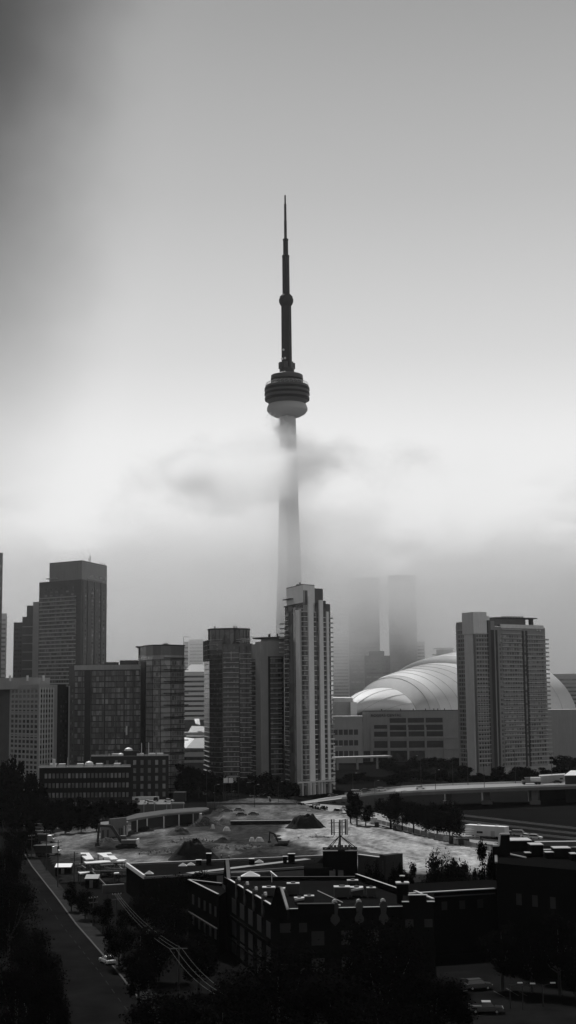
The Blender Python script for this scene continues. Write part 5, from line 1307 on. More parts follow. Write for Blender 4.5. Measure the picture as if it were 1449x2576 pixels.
c = gp(*P1(1320, 1075)); o = empty('garden_wall', (c.x, c.y, 0), 'low pale wall closing the yard below the steel frame', 'wall')
a, b = gp(258, 2246), gp(312, 2243); MB().bar(a+Vector((0, 0, .9)), b+Vector((0, 0, .9)), .3, 1.8).build('wall', conc_d, o); MB().bar(a+Vector((0, 0, 1.9)), b+Vector((0, 0, 1.9)), .4, .15).build('coping', conc_m, o)
# dump trucks and cars at the site gate
def dump(c, rz, label, col='black'):
    o = empty('dump_truck', (c[0], c[1], .1), label, 'dump truck', None, R(rz))
    MB().add([(-3.2, -1.3, 1.3), (-3.2, 1.3, 1.3), (2.2, 1.3, 1.3), (2.2, -1.3, 1.3), (-3.8, -1.35, 3.2), (-3.8, 1.35, 3.2), (2.4, 1.35, 3.3), (2.4, -1.35, 3.3)], [(0, 1, 2, 3), (7, 6, 5, 4), (4, 5, 1, 0), (5, 6, 2, 1), (6, 7, 3, 2), (7, 4, 0, 3)]).build('dump_body', paints['black'], o, world=False)
    MB().box((2.5, -1.15, .9), (4.1, 1.15, 3.0)).build('cab', paints[col], o, world=False, bevel=.12); MB().box((4.08, -1.0, 2.0), (4.14, 1.0, 2.8)).build('windscreen', carglass, o, world=False)
    MB().box((4.1, -1.0, .8), (5.0, 1.0, 1.9)).build('bonnet', paints[col], o, world=False, bevel=.12)
    MB().box((-3.4, -.6, .7), (4.6, .6, 1.2)).build('chassis', steel_d, o, world=False)
    for sx in (-2.4, -1.2, 4.0):
        for sy in (-1, 1): MB().tube((sx, sy*1.05-.2, .52), (sx, sy*1.05+.2, .52), .52, n=14).build('wheel', rubber, o, world=False)
    return o
dump(gp(*P1(385, 655)), -12, 'black dump truck with pale cab at the site entrance', 'white')
dump(gp(*P1(330, 500)), -12, 'dark dump truck behind the one with the pale cab', 'silver')
G = 'vehicles beside the site entrance'
for i, (q, k, pt, lb) in enumerate((((300, 310), 'van', 'grey', 'grey van farthest back at the site entrance'), ((310, 400), 'van', 'white', 'white-roofed van behind the dark dump truck'), ((180, 280), 'suv', 'white', 'white car under the trees left of the grey van'))):
    car(gp(*P1(*q)), -15, k, pt, lb, G)

# ------------------------------------------------------------------ excavators and workers
def excavator(c, rz, s, label, reach=1.0, pose=0):
    o = empty('excavator', (c[0], c[1], .35), label, 'excavator', None, R(rz)); o.scale = (s, s, s)
    body_m = mat('dusty machine paint', .10, rough=.6, spec=.3, vary=.4, fine=.3); dk = steel_d
    for sy in (-1, 1):
        prof = [(-2.3, .1), (-2.6, .45), (-2.3, .85), (2.3, .85), (2.6, .45), (2.3, .1)]; vs = []
        for yy in (sy*1.25-.3, sy*1.25+.3): vs += [(x, yy, z) for x, z in prof]
        n = 6; MB().add(vs, [tuple(range(n)), tuple(range(n, 2*n))[::-1]]+[(i, i+n, (i+1) % n+n, (i+1) % n) for i in range(n)]).build('track', rubber, o, world=False)
    MB().tube((0, 0, .8), (0, 0, 1.1), .8, n=16).build('turntable', dk, o, world=False)
    MB().box((-2.6, -1.35, 1.1), (1.2, 1.35, 2.1)).build('engine_house', body_m, o, world=False, bevel=.1)
    MB().box((-3.1, -1.3, 1.1), (-2.6, 1.3, 2.3)).build('counterweight', white_p if pose == 0 else body_m, o, world=False, bevel=.12)
    MB().box((.2, -1.35, 1.3), (1.7, -.3, 3.0)).build('cab', body_m, o, world=False, bevel=.1); MB().box((1.68, -1.25, 1.9), (1.74, -.4, 2.8)).build('cab_window', carglass, o, world=False); MB().box((.4, -1.38, 1.9), (1.5, -1.34, 2.8)).build('cab_window', carglass, o, world=False)
    if pose == 0: P = [(1.2, 1.6), (3.8, 5.4), (6.9, 5.6), (7.3, 1.3)]
    else: P = [(1.2, 1.6), (2.6, 4.6), (4.4, 5.2), (4.7, 2.0)]
    b = MB(); b.bar((P[0][0], .3, P[0][1]), (P[1][0], .3, P[1][1]), .5, .75); b.bar((P[1][0], .3, P[1][1]), (P[2][0], .3, P[2][1]), .45, .6); b.build('boom', dk, o, world=False)
    MB().bar((P[2][0], .3, P[2][1]+.4), (P[3][0], .3, P[3][1]), .40, .55).build('arm', dk, o, world=False)
    q = P[3]; MB().add([(q[0]-.5, -.4, q[1]+.2), (q[0]+.4, -.4, q[1]+.2), (q[0]+.6, -.4, q[1]-.9), (q[0]-.7, -.4, q[1]-.7), (q[0]-.5, 1.0, q[1]+.2), (q[0]+.4, 1.0, q[1]+.2), (q[0]+.6, 1.0, q[1]-.9), (q[0]-.7, 1.0, q[1]-.7)], [(0, 1, 2, 3), (7, 6, 5, 4), (0, 4, 5, 1), (1, 5, 6, 2), (0, 3, 7, 4)]).build('bucket', dk, o, world=False)
    MB().tube((1.6, .3, 1.7), (3.0, .3, 3.7), .12, n=6).build('hydraulic_ram', metal_l, o, world=False)
    return o
excavator(gp(318, 2136), 176, 1.30, 'large dark excavator reaching left with its bucket on the ground')
excavator(gp(708, 2131), 172, .85, 'small excavator with folded arm near the black earth heap', pose=1)
excavator(gp(418, 2073), 40, .75, 'small dark digger in front of the canopy posts', pose=1)
def person(c, rz, label, s=1.0, helmet=True):
    o = empty('person', (c[0], c[1], c[2]), label, 'person', None, R(rz))
    J = {'pel': (0, 0, .95), 'ch': (0, 0, 1.32), 'nk': (0, 0, 1.5), 'hd': (0, .02, 1.64), 'ht': (0, .02, 1.74), 'ls': (-.2, 0, 1.42), 'le': (-.28, .03, 1.14), 'lh': (-.24, .14, .90), 'rs': (.2, 0, 1.42), 're': (.29, .0, 1.15), 'rh': (.27, .1, .90),
         'lk': (-.12, .08, .52), 'lf': (-.14, -.02, .08), 'lt': (-.15, .16, .04), 'rk': (.13, -.02, .52), 'rf': (.16, -.1, .08), 'rt': (.17, .08, .04), 'lp': (-.1, 0, .9), 'rp': (.1, 0, .9)}
    rad = dict(pel=.15, ch=.17, nk=.06, hd=.1, ht=.075, ls=.075, le=.05, lh=.04, rs=.075, re=.05, rh=.04, lk=.07, lf=.05, lt=.04, rk=.07, rf=.05, rt=.04, lp=.1, rp=.1)
    E = [('pel', 'ch'), ('ch', 'nk'), ('nk', 'hd'), ('hd', 'ht'), ('ch', 'ls'), ('ls', 'le'), ('le', 'lh'), ('ch', 'rs'), ('rs', 're'), ('re', 'rh'), ('pel', 'lp'), ('lp', 'lk'), ('lk', 'lf'), ('lf', 'lt'), ('pel', 'rp'), ('rp', 'rk'), ('rk', 'rf'), ('rf', 'rt')]
    ks = list(J); me = bpy.data.meshes.new('body'); me.from_pydata([J[k] for k in ks], [(ks.index(a), ks.index(b)) for a, b in E], [])
    b = bpy.data.objects.new('body', me); C.objects.link(b); b.parent = o; md = b.modifiers.new('skin', 'SKIN')
    for i, k in enumerate(ks): me.skin_vertices[0].data[i].radius = (rad[k], rad[k]*.85)
    me.skin_vertices[0].data[0].use_root = True; b.modifiers.new('sub', 'SUBSURF').levels = 1
    me.materials.append(mat('work clothes', .05, vary=.2))
    soft_smooth(MB().lathe([(.13, 1.68), (.12, 1.76), (.03, 1.81)], 12, (0, .02)).build('helmet', white_p, o, world=False))
    return o
person(gp(557, 2166), 20, 'dark-clothed worker standing on the slope, left of the two by the long roof')
person(gp(576, 2168), -40, 'dark-clothed worker standing on the slope, right of the two by the long roof')

# ------------------------------------------------------------------ long flat-roofed building
ZR = 7.0
a, b, c_, d = gp(363, 2205, ZR), gp(785, 2178, ZR), gp(812, 2153, ZR), gp(318, 2174, ZR)
t = empty('long_flat_building', ((a.x+b.x)/2, (a.y+c_.y)/2, 0), 'long low building with flat roof and bright parapet edge below the lot', 'building')
P2 = [(p.x, p.y) for p in (a, b, c_, d)]
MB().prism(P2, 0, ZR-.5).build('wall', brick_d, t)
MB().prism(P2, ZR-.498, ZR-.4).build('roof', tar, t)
MB().bar(d+Vector((0, .5, -.1)), a+Vector((0, 0, -.1)), .5, .9).build('parapet', conc_l, t); MB().bar(a+Vector((0, -.1, -.3)), b+Vector((0, -.1, -.3)), .4, .5).build('parapet', conc_d, t); MB().bar(d+Vector((0, .2, -.3)), c_+Vector((0, .2, -.3)), .4, .9).build('parapet', conc_d, t)
MB().bar(d+Vector((0, .2, .16)), c_+Vector((0, .2, .16)), .5, .06).build('coping', metal_l, t)
MB().bar(a.lerp(b, .25)+Vector((0, 4, -.38)), c_+Vector((-4, -3, -.38)), 2.5, .03).build('wet_roof_patch', mat('wet roof patch', .20, rough=.5, spec=.5, vary=.5, fine=.4), t)
A, B = (a.x, a.y), (b.x, b.y)
pil(t, 'wall_panel', conc_d, A, B, 545, 784, 0, ZR-.9, out=.2, py=2200)
pil(t, 'opening', steel_d, A, B, 597, 626, 2.5, ZR-2.2, out=.35, py=2200)
def roof_bits(P, z, items, parent=None):
    for k, (nm, x0, x1, yt, yb, mt) in enumerate(items):
        p0, p1 = gp(x0, yb, z), gp(x1, yb, z); h_ = (yb-yt)*p0.y/F_PX*.92
        mb = MB().box((p0.x, p0.y, z-.3), (p1.x, p0.y+max(1.2, (p1.x-p0.x)*.7), z+h_))
        o = mb.build(nm, mt, parent)
        MB().box((p0.x-.08, p0.y-.08, z+h_+.002), (p1.x+.08, p0.y+max(1.2, (p1.x-p0.x)*.7)+.08, z+h_+.1)).build('roof_unit_lid' if nm != 'chimney' else 'chimney_cap', metal_l, parent)
roof_bits(None, ZR, (('roof_unit', 493, 506, 2164, 2173, brick_d), ('chimney', 519, 531, 2147, 2172, brick_d), ('roof_unit', 626, 639, 2161, 2172, brick_d), ('roof_unit', 725, 742, 2148, 2168, brick_d), ('roof_unit', 712, 722, 2155, 2168, brick_d)), t)
def pyramid(px, py, z, w, h_, parent, name='skylight', m_=white_p):
    p = gp(px, py, z); v = [(p.x-w, p.y-w*.7, z), (p.x+w, p.y-w*.7, z), (p.x+w, p.y+w*.7, z), (p.x-w, p.y+w*.7, z), (p.x, p.y, z+h_)]
    return MB().add(v, [(3, 2, 1, 0), (0, 1, 4), (1, 2, 4), (2, 3, 4), (3, 0, 4)]).build(name, m_, parent)
for q in ((652, 2169), (480, 2176), (460, 2178), (375, 2198)): pyramid(q[0], q[1], ZR-.38, 1.1, .8, t)
# skylight annex
ZA = 9.0
a, b, c_, d = gp(585, 2214, ZA), gp(700, 2209, ZA), gp(680, 2192, ZA), gp(568, 2196, ZA)
t = empty('skylight_annex', ((a.x+b.x)/2, a.y+4, 0), 'small flat annex with pyramid skylight in front of the long flat building', 'building')
P2 = [(p.x, p.y) for p in (a, b, c_, d)]; MB().prism(P2, 0, ZA-.4).build('wall', conc_d, t); MB().prism(P2, ZA-.398, ZA-.35).build('roof', tar, t)
for p, q in ((a, b), (b, c_), (c_, d), (d, a)): MB().bar(p+Vector((0, 0, -.2)), q+Vector((0, 0, -.2)), .3, .55).build('parapet', conc_d, t); MB().bar(p+Vector((0, 0, .11)), q+Vector((0, 0, .11)), .34, .05).build('coping', metal_l, t)
pyramid(630, 2204, ZA-.3, 2.2, 1.2, t); 

# ------------------------------------------------------------------ cell antenna block
Yc = 283; zt = hz(2141, Yc, 855)
t = empty('penthouse_block', (xy(855, Yc, 2150)[0], Yc+3, 0), 'black windowless block rising behind the school roof and carrying antennas', 'building')
core(t, 'wall', brick_d, [xy(812, Yc, 2150), xy(899, Yc, 2150)], zt, 7.5)
A, B = xy(812, Yc, 2150), xy(899, Yc, 2150)
for q0, q1 in ((812, 850), (868, 898)): pil(t, 'coping', metal_l, A, B, q0, q1, zt, zt+.15, out=.1, dep=.3, py=2150)
pil(t, 'low_annex', brick_d, A, B, 765, 838, 0, hz(2182, Yc), out=2, dep=6, py=2200)
for q0, q1, y0, y1 in ((828, 843, 2188, 2216), (850, 863, 2190, 2218)): pil(t, 'grey_door', conc_d, A, B, q0, q1, hz(y1, Yc), hz(y0, Yc), out=2.1, dep=.5, py=2200)
t = empty('antenna_mast', (xy(855, Yc+3, 2140)[0], Yc+3.5, zt), 'telecom mast with three tall antenna panels and splayed struts on the black block', 'antenna')
mx, my = xy(855, Yc+3.5, 2110)
zp = hz(2103, Yc+3.5); ztop = hz(2062, Yc+3.5)
MB().tube((mx, my, zt), (mx, my, ztop-.6), .22, n=10).build('mast', steel_d, t)
for sx, sy in ((-3.3, -3), (3.2, -3), (-1.8, 3.2), (3.4, 2.4), (-.6, -2.6)): MB().tube((mx+sx, my+sy, zt), (mx, my, zp), .09, n=6).build('strut', steel_d, t)
MB().tube((mx-3.4, my-3, zt+.25), (mx+3.3, my-3, zt+.25), .12, n=6).build('base_rail', steel_d, t); MB().tube((mx-3.3, my-3, zt+.25), (mx-1.8, my+3.2, zt+.25), .12, n=6).build('base_rail', steel_d, t)
for zz in (zp+.6, ztop-.7):
    for sx, sy in ((-1.6, 0), (1.3, .3), (0, -.9)): MB().tube((mx, my, zz), (mx+sx, my+sy, zz), .06, n=5).build('bracket', steel_d, t)
for k, (sx, sy) in enumerate(((-1.65, 0), (-1.15, .5), (.0, -1.0), (.45, -.8), (1.2, .4), (1.55, 0))): MB().box((mx+sx-.16, my+sy-.1, zp+.1), (mx+sx+.16, my+sy+.1, ztop)).build('antenna_panel', conc_d if k % 2 == 0 else conc_l, t, bevel=.04)
for k in range(6): MB().box((mx-2.0+k*.72, my-1, zt+.02), (mx-1.5+k*.72, my-.6, zt+.9)).build('radio_cabinet', conc_d, t)
t = empty('low_white_building', tuple(gp(935, 2190)), 'low pale building with a raised corner right of the antenna block', 'building')
A, B = xy(900, 330, 2170), xy(973, 322, 2170)
core(t, 'wall', brick_m, [A, B], hz(2156, 325, 940), 8); pil(t, 'corner_tower', brick_m, A, B, 958, 973, 0, hz(2150, 323, 965), out=.4, dep=5, py=2170)
pil(t, 'coping', metal_l, A, B, 900, 957, hz(2156, 325, 940), hz(2155, 325, 940)+.05, out=.2, py=2170)
for q in (945, 966): pil(t, 'doorway', steel_d, A, B, q, q+3, 0, hz(2165, 325), out=.6, py=2170)

# ------------------------------------------------------------------ brick school in the foreground
ZS = 14.0
stone = mat('pale stone trim', .06, rough=.9, spec=.05, vary=.15); blindw = mat('drawn window blinds', .03, rough=.5, spec=.2, vary=.25)
a, b, c_, d, e = gp(567, 2207, ZS), gp(702, 2288, ZS), gp(1088, 2271, ZS), gp(1003, 2243, ZS), gp(896, 2206, ZS)
t = empty('brick_school', ((b.x+c_.x)/2, (a.y+b.y)/2, 0), 'large dark brick school with stone shields along its parapet and units on its flat roof', 'building')
roofP = [a, b, gp(1014, 2281, ZS), d, e]
P2 = [(p.x, p.y) for p in roofP]
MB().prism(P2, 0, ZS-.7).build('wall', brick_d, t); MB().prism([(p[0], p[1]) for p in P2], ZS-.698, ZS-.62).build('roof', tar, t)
def para(p, q, h_=.0, w=.45, cap=metal_l, th=.8):
    MB().bar(p+Vector((0, 0, h_-.35)), q+Vector((0, 0, h_-.35)), w, th).build('parapet', brick_d, t)
    if cap: MB().bar(p+Vector((0, 0, h_+.085)), q+Vector((0, 0, h_+.085)), w-.05, .07).build('coping', cap, t)
para(a, b); para(b, roofP[2]); para(e, a, cap=mat('dull coping', .10, rough=.8, vary=.3)); para(d, e, .5)
dirL = (b-a).normalized(); nL = Vector((dirL.y, -dirL.x, 0)); LL = (b-a).length
def shield(p, n, s=1.0, h_=2.9):
    tdir = Vector((-n.y, n.x, 0)); w = .62*s
    prof = [(-w*.55, -h_*.35), (-w, -h_*.55), (-w*1.0, -h_*.72), (0, -h_), (w*1.0, -h_*.72), (w, -h_*.55), (w*.55, -h_*.35), (w*.7, 0), (w*.95, .35), (w*.6, .85), (0, 1.05), (-w*.6, .85), (-w*.95, .35), (-w*.7, 0)]
    vs = [p+n*.30+tdir*x+Vector((0, 0, z)) for x, z in prof]+[p-n*.15+tdir*x+Vector((0, 0, z)) for x, z in prof]; k = len(prof)
    MB().add(vs, [tuple(range(k)), tuple(range(k, 2*k))[::-1]]+[(i, i+k, (i+1) % k+k, (i+1) % k) for i in range(k)]).build('stone_shield', stone, t)
    MB().tube(p-n*.1+Vector((0, 0, .95)), p-n*.55+Vector((0, 0, .95)), .45, n=10).build('shield_cap', metal_l, t)
def wall_px(A3, B3, px):
    w = wp((A3.x, A3.y), (B3.x, B3.y), px, 2260); return Vector((w[0], w[1], ZS))
for px_ in (597, 618, 640, 663): shield(wall_px(a, b, px_), nL)
fr0, fr1 = b, roofP[2]; dF = (fr1-fr0).normalized(); nF = Vector((dF.y, -dF.x, 0))
for px_ in (842, 903, 964): shield(wall_px(fr0, fr1, px_), nF, 1.25)
def winw(A3, B3, p0, p1, z0, z1, m_=None, out=.06): pil(t, 'window', m_ or blindw, (A3.x, A3.y), (B3.x, B3.y), p0, p1, z0, z1, out=out, py=2290)
for px_ in (584, 604, 625, 647, 670):
    for z0 in (8.2, 4.0, .8): winw(a, b, px_, px_+11, z0, z0+2.7)
for p0, p1 in ((704, 731), (752, 772), (783, 815), (858, 885), (925, 952)):
    for z0 in (10.2 if p0 < 780 else 8.0, 3.6): winw(fr0, fr1, p0, p1, z0, z0+(1.5 if p0 < 780 else 2.3))
for z0 in (7.4, 3.0):
    MB().bar(Vector((a.x, a.y, z0))+nL*.1, Vector((b.x, b.y, z0))+nL*.1, .2, .2).build('string_course', brick_d, t)
# corner gable and stepped parapet
def gable(p, w, h_, n, name='gable'):
    td = Vector((-n.y, n.x, 0)); pr = [(-w, -1.5), (w, -1.5), (w, 0), (w*.45, h_*.55), (w*.25, h_), (-w*.25, h_), (-w*.45, h_*.55), (-w, 0)]
    vs = [p+n*.35+td*x+Vector((0, 0, z)) for x, z in pr]+[p-n*.5+td*x+Vector((0, 0, z)) for x, z in pr]; k = len(pr)
    MB().add(vs, [tuple(range(k)), tuple(range(k, 2*k))[::-1]]+[(i, i+k, (i+1) % k+k, (i+1) % k) for i in range(k)]).build(name, brick_d, t)
    MB().bar(p+td*w*.25+Vector((0, 0, h_+.05)), p+td*w*.95+Vector((0, 0, .1)), .7, .12).build('coping', metal_l, t)
gable(b+Vector((0, .2, 0)), 1.9, 3.6, (nL+nF).normalized()); gable(a+Vector((.3, -.5, 0)), 1.9, 3.4, nL)
MB().box((b.x+3.2, b.y-.35, ZS-.8), (b.x+9.3, b.y+.5, ZS+.85)).build('parapet', brick_d, t); MB().box((b.x+3.1, b.y-.42, ZS+.852), (b.x+9.4, b.y+.57, ZS+.95)).build('coping', stone, t)
# left wing, one storey lower
g1_, g2_ = gp(474, 2213, 12), gp(549, 2250, 12)
MB().prism([(g1_.x, g1_.y), (g2_.x, g2_.y), (a.x+.2, a.y-1.0), (a.x-1, a.y+6)], 0, 11.4).build('wing_wall', brick_d, t); MB().prism([(g1_.x, g1_.y), (g2_.x, g2_.y), (a.x+.2, a.y-1.0), (a.x-1, a.y+6)], 11.402, 11.5).build('wing_roof', tar, t)
for p, q in ((g1_, g2_), (g1_, Vector((a.x-1, a.y+6, 12)))): MB().bar(p+Vector((0, 0, -.3)), q+Vector((0, 0, -.3)), .35, .7).build('parapet', brick_d, t); MB().bar(p+Vector((0, 0, .08)), q+Vector((0, 0, .08)), .4, .07).build('coping', conc_m, t)
for px_ in (484, 499, 513, 527, 540):
    for z0 in (7.6, 3.4): winw(g1_, g2_, px_, px_+5, z0, z0+1.9)
MB().bar(Vector((g1_.x, g1_.y-.3, 5.6)), Vector((g2_.x-.3, g2_.y-.3, 5.6)), .3, .3).build('string_course', brick_m, t)
# right corner pavilion
pA, pB = gp(1012, 2282, ZS), gp(1089, 2278, ZS)
MB().prism([(pA.x, pA.y-.8), (pB.x, pB.y-.8), (pB.x+1.2, pB.y+9), (pA.x+.8, pA.y+9)], 0, ZS+.9).build('pavilion', brick_d, t)
MB().prism([(pA.x+1.1, pA.y-.9), (pB.x-1.2, pB.y-.9), (pB.x-1.2, pB.y+.2), (pA.x+1.1, pA.y+.2)], ZS+.9, ZS+2.0).build('parapet', brick_d, t)
for x0, x1, z in ((pA.x-.1, pA.x+1.1, ZS+.92), (pA.x+1.0, pB.x-1.1, ZS+2.02), (pB.x-1.2, pB.x+.1, ZS+.92)): MB().box((x0, pA.y-.95, z), (x1, pA.y-.3, z+.12)).build('coping', metal_l, t)
MB().bar(Vector((pB.x-2.5, pB.y+6, ZS+1.6)), Vector((pB.x+.2, pB.y+1, ZS+.95)), .5, .2).build('coping', metal_l, t)
for x0 in (pA.x+.4, pB.x-1.7): MB().box((x0, pA.y-.88, ZS-3.2), (x0+1.35, pA.y-.82, ZS-1.9)).build('window', blindw, t)
ch = gp(1013, 2262, ZS); MB().box((ch.x-1.0, ch.y-.8, ZS-.7), (ch.x+1.0, ch.y+.9, hz(2222, ch.y, 1013))).build('chimney', brick_d, t)
zc = hz(2222, ch.y, 1013); MB().box((ch.x-1.15, ch.y-.95, zc), (ch.x+1.15, ch.y+1.05, zc+.22)).build('chimney_cap', metal_l, t); MB().tube((ch.x, ch.y, zc+.22), (ch.x, ch.y, zc+1.2), .3, n=10).build('chimney_pot', brick_d, t); MB().tube((ch.x, ch.y, zc+1.2), (ch.x, ch.y, zc+1.35), .5, n=10).build('chimney_pot_cap', metal_l, t)
# rooftop units (things standing on the roof)
def P7(cx_, cy_): return c2(700, 2850, 1.811, cx_, cy_)
G = 'air handling units on the school roof'
duct = mat('unit casing', .045, rough=.6, spec=.2, vary=.3)
units = [((515, 600, 880, 932), 'low unit at the left end of the roof row'), ((600, 668, 884, 925), 'curved-duct unit right beside the low left unit'), ((682, 765, 856, 920), 'tall square unit right of the curved-duct unit'), ((732, 800, 948, 985), 'flat unit nearest the front parapet, left half'), ((800, 865, 940, 1000), 'taller unit nearest the front parapet, right half'),
         ((1003, 1110, 880, 942), 'widest unit of the right cluster on the school roof'), ((1112, 1200, 880, 930), 'unit with angled duct in the right cluster'), ((1092, 1165, 826, 850), 'rearmost flat unit of the right cluster'), ((1225, 1285, 882, 935), 'separate cubic unit at the far right of the roof')]
for i, ((x0, x1, y0, y1), lb) in enumerate(units):
    (p0, q0), (p1, q1) = P7(x0, y0), P7(x1, y1); A_, B_ = gp(p0, q1, ZS-.6), gp(p1, q1, ZS-.6)
    w = B_.x-A_.x; h_ = (q1-q0)*A_.y/F_PX*1.15; dp = w*.75
    o = empty('air_handling_unit', ((A_.x+B_.x)/2, A_.y+dp/2, ZS-.62), lb, 'rooftop unit', G)
    MB().box((-w/2, -dp/2, .25), (w/2, dp/2, h_)).build('casing', duct, o, world=False, bevel=.05)
    top = [( -w/2-.05, -dp/2-.05), (w/2+.05, -dp/2-.05), (w/2+.05, dp/2), (-w/2-.05, dp/2)]
    MB().prism(top, h_, h_+.12).build('lid', metal_l, o, world=False)
    for sx in (-1, 1): MB().box((sx*w*.38-.12, -dp/2, 0), (sx*w*.38+.12, dp/2, .25)).build('skid', steel_d, o, world=False)
    MB().tube((0, 0, h_+.12), (0, 0, h_+.3), w*.2, n=14).build('fan_cowl', duct, o, world=False)
    if i in (1, 6, 3):
        MB().bar((-w*.45, -dp*.6, h_*.75), (w*.5, -dp*.75, h_*1.02), .6, .35).build('duct', metal_l, o, world=False)
# thin roof seam and drain line
p, q = gp(*P7(890, 888), ZS-.6), gp(*P7(1060, 968), ZS-.6); o = tag(MB().bar(p, q, .12, .12).build('roof_pipe', conc_m, None), 'thin pale pipe lying diagonally across the school roof', 'pipe')
p, q = gp(*P7(600, 890), ZS-.6), gp(*P7(578, 830), ZS-.6); 
p = gp(*P7(578, 830), ZS-.6); o = tag(MB().tube((p.x, p.y, p.z), (p.x, p.y, p.z+1.6), .06, n=6).build('roof_vent', white_p, None), 'thin white vent pipe near the back of the school roof', 'vent pipe')
p = gp(*P7(1010, 992), ZS-.6); o = tag(MB().box((p.x-1.4, p.y, p.z), (p.x+.9, p.y+.7, p.z+.18)).build('roof_board', metal_l, None), 'pale flat boards lying on the school roof near the front shields', 'board')
# low wing right of the school
t = empty('low_brick_wing', tuple(gp(1150, 2330)), 'long dark low wing with a bright parapet line right of the school', 'building')
A, B = xy(1027, 270, 2240), xy(1262, 276, 2240); zt = hz(2241, 270, 1027)
core(t, 'wall', brick_d, [A, B], zt-.6, 14); pil(t, 'coping', metal_l, A, B, 1027, 1245, zt-.6, zt-.42, out=.2, dep=.5, py=2240)
pil(t, 'cornice', conc_d, A, B, 1027, 1245, zt-1.5, zt-1.3, out=.3, py=2240)
for q in (1060, 1110, 1155, 1200): pil(t, 'window', steel_d, A, B, q, q+14, zt-4, zt-2.4, out=.03, py=2240)
t = empty('small_house', tuple(gp(1090, 2235)), 'small dark pitched-roof house behind the low brick wing', 'building')
A, B = xy(1010, 300, 2215), xy(1060, 300, 2215); core(t, 'wall', brick_d, [A, B], 6, 8)
x0, x1, yy = A[0], B[0], A[1]; MB().add([(x0-.3, yy-.4, 6), (x1+.3, yy-.4, 6), (x1+.3, yy+4.5, 8.2), (x0-.3, yy+4.5, 8.2), (x0-.3, yy+9, 6), (x1+.3, yy+9, 6)], [(0, 1, 2, 3), (3, 2, 5, 4), (0, 3, 4), (1, 5, 2), (0, 4, 5, 1)]).build('roof', tar, t)

# ------------------------------------------------------------------ big dark building at the right edge
Yk = 246; zt = 19.0
A, B = xy(1252, Yk+10, 2300), xy(1560, Yk-6, 2300)
t = empty('dark_brick_block', ((A[0]+B[0])/2, Yk+16, 0), 'massive unlit brick block with rooftop plant at the right edge', 'building')
core(t, 'wall', brick_d, [A, B], zt, 34)
roof_z = zt
MB().bar(Vector((A[0], A[1], zt+.1)), Vector((*back(A, 34), zt+.1)), .5, .3).build('coping', conc_d, t)
def P6z(cx_, cy_, z): return gp(*P6(cx_, cy_), z)
def kbox(x0, x1, yt, yb, mt, name='plant_room', dep=4, lid=True):
    (p0, q0), (p1, q1) = P6(x0, yt), P6(x1, yb); a_, b_ = gp(p0, q1, zt), gp(p1, q1, zt); h_ = (q1-q0)*a_.y/F_PX*.95
    MB().box((a_.x, a_.y, zt-.3), (b_.x, a_.y+dep, zt+h_)).build(name, mt, t)
    if lid: MB().box((a_.x-.1, a_.y-.1, zt+h_+.002), (b_.x+.1, a_.y+dep+.1, zt+h_+.12)).build('roof_flashing', metal_l, t)
kbox(550, 880, 1014, 1145, brick_d, dep=5); kbox(870, 1030, 1068, 1215, brick_d, dep=3.5); kbox(800, 866, 1172, 1225, brick_d, 'roof_unit', 1.5)
kbox(1170, 1385, 1112, 1240, brick_d, 'roof_unit', 3); kbox(1060, 1215, 1165, 1240, brick_d, 'roof_unit', 1.5); kbox(1040, 1150, 1132, 1180, duct, 'duct', .8); kbox(1390, 1460, 1185, 1270, brick_d, 'roof_unit', 2)
kbox(930, 1480, 1030, 1070, conc_d, 'rear_parapet', 1)
p0, p1, p2, p3 = P6z(375, 1072, zt+2), P6z(450, 1070, zt+2), P6z(500, 1010, zt+3.2), P6z(600, 1012, zt+3.2)
for u, v in ((p0, p1), (p1, Vector((p2.x, p1.y, p2.z+.9))), (Vector((p2.x, p1.y, p2.z+.9)), Vector((p3.x+.5, p1.y, p2.z+.9)))): MB().bar(u, v, .5, .3).build('gable_coping', metal_l, t)
MB().add([(p0.x, p1.y+.1, zt-1), (p3.x+.5, p1.y+.1, zt-1), (p3.x+.5, p1.y+.1, p2.z+.7), (p2.x, p1.y+.1, p2.z+.7), (p1.x, p1.y+.1, p1.z-.2), (p0.x, p1.y+.1, p0.z-.2), (p0.x, p1.y+.9, zt-1), (p3.x+.5, p1.y+.9, zt-1), (p3.x+.5, p1.y+.9, p2.z+.7), (p2.x, p1.y+.9, p2.z+.7), (p1.x, p1.y+.9, p1.z-.2), (p0.x, p1.y+.9, p0.z-.2)],
    [(0, 1, 2, 3, 4, 5), (11, 10, 9, 8, 7, 6)]+[(i, i+6, (i+1) % 6+6, (i+1) % 6) for i in range(6)]).build('gable', brick_d, t)
u, v = P6z(480, 1168, zt), P6z(800, 1238, zt); MB().bar(u+Vector((0, 0, .15)), v+Vector((0, 0, .15)), .35, .2).build('coping', conc_m, t)
for q, z0 in ((1300, 12), (1340, 12), (1385, 12)): pil(t, 'window', brick_m, A, B, q, q+14, z0, z0+2, out=.04, py=2300)

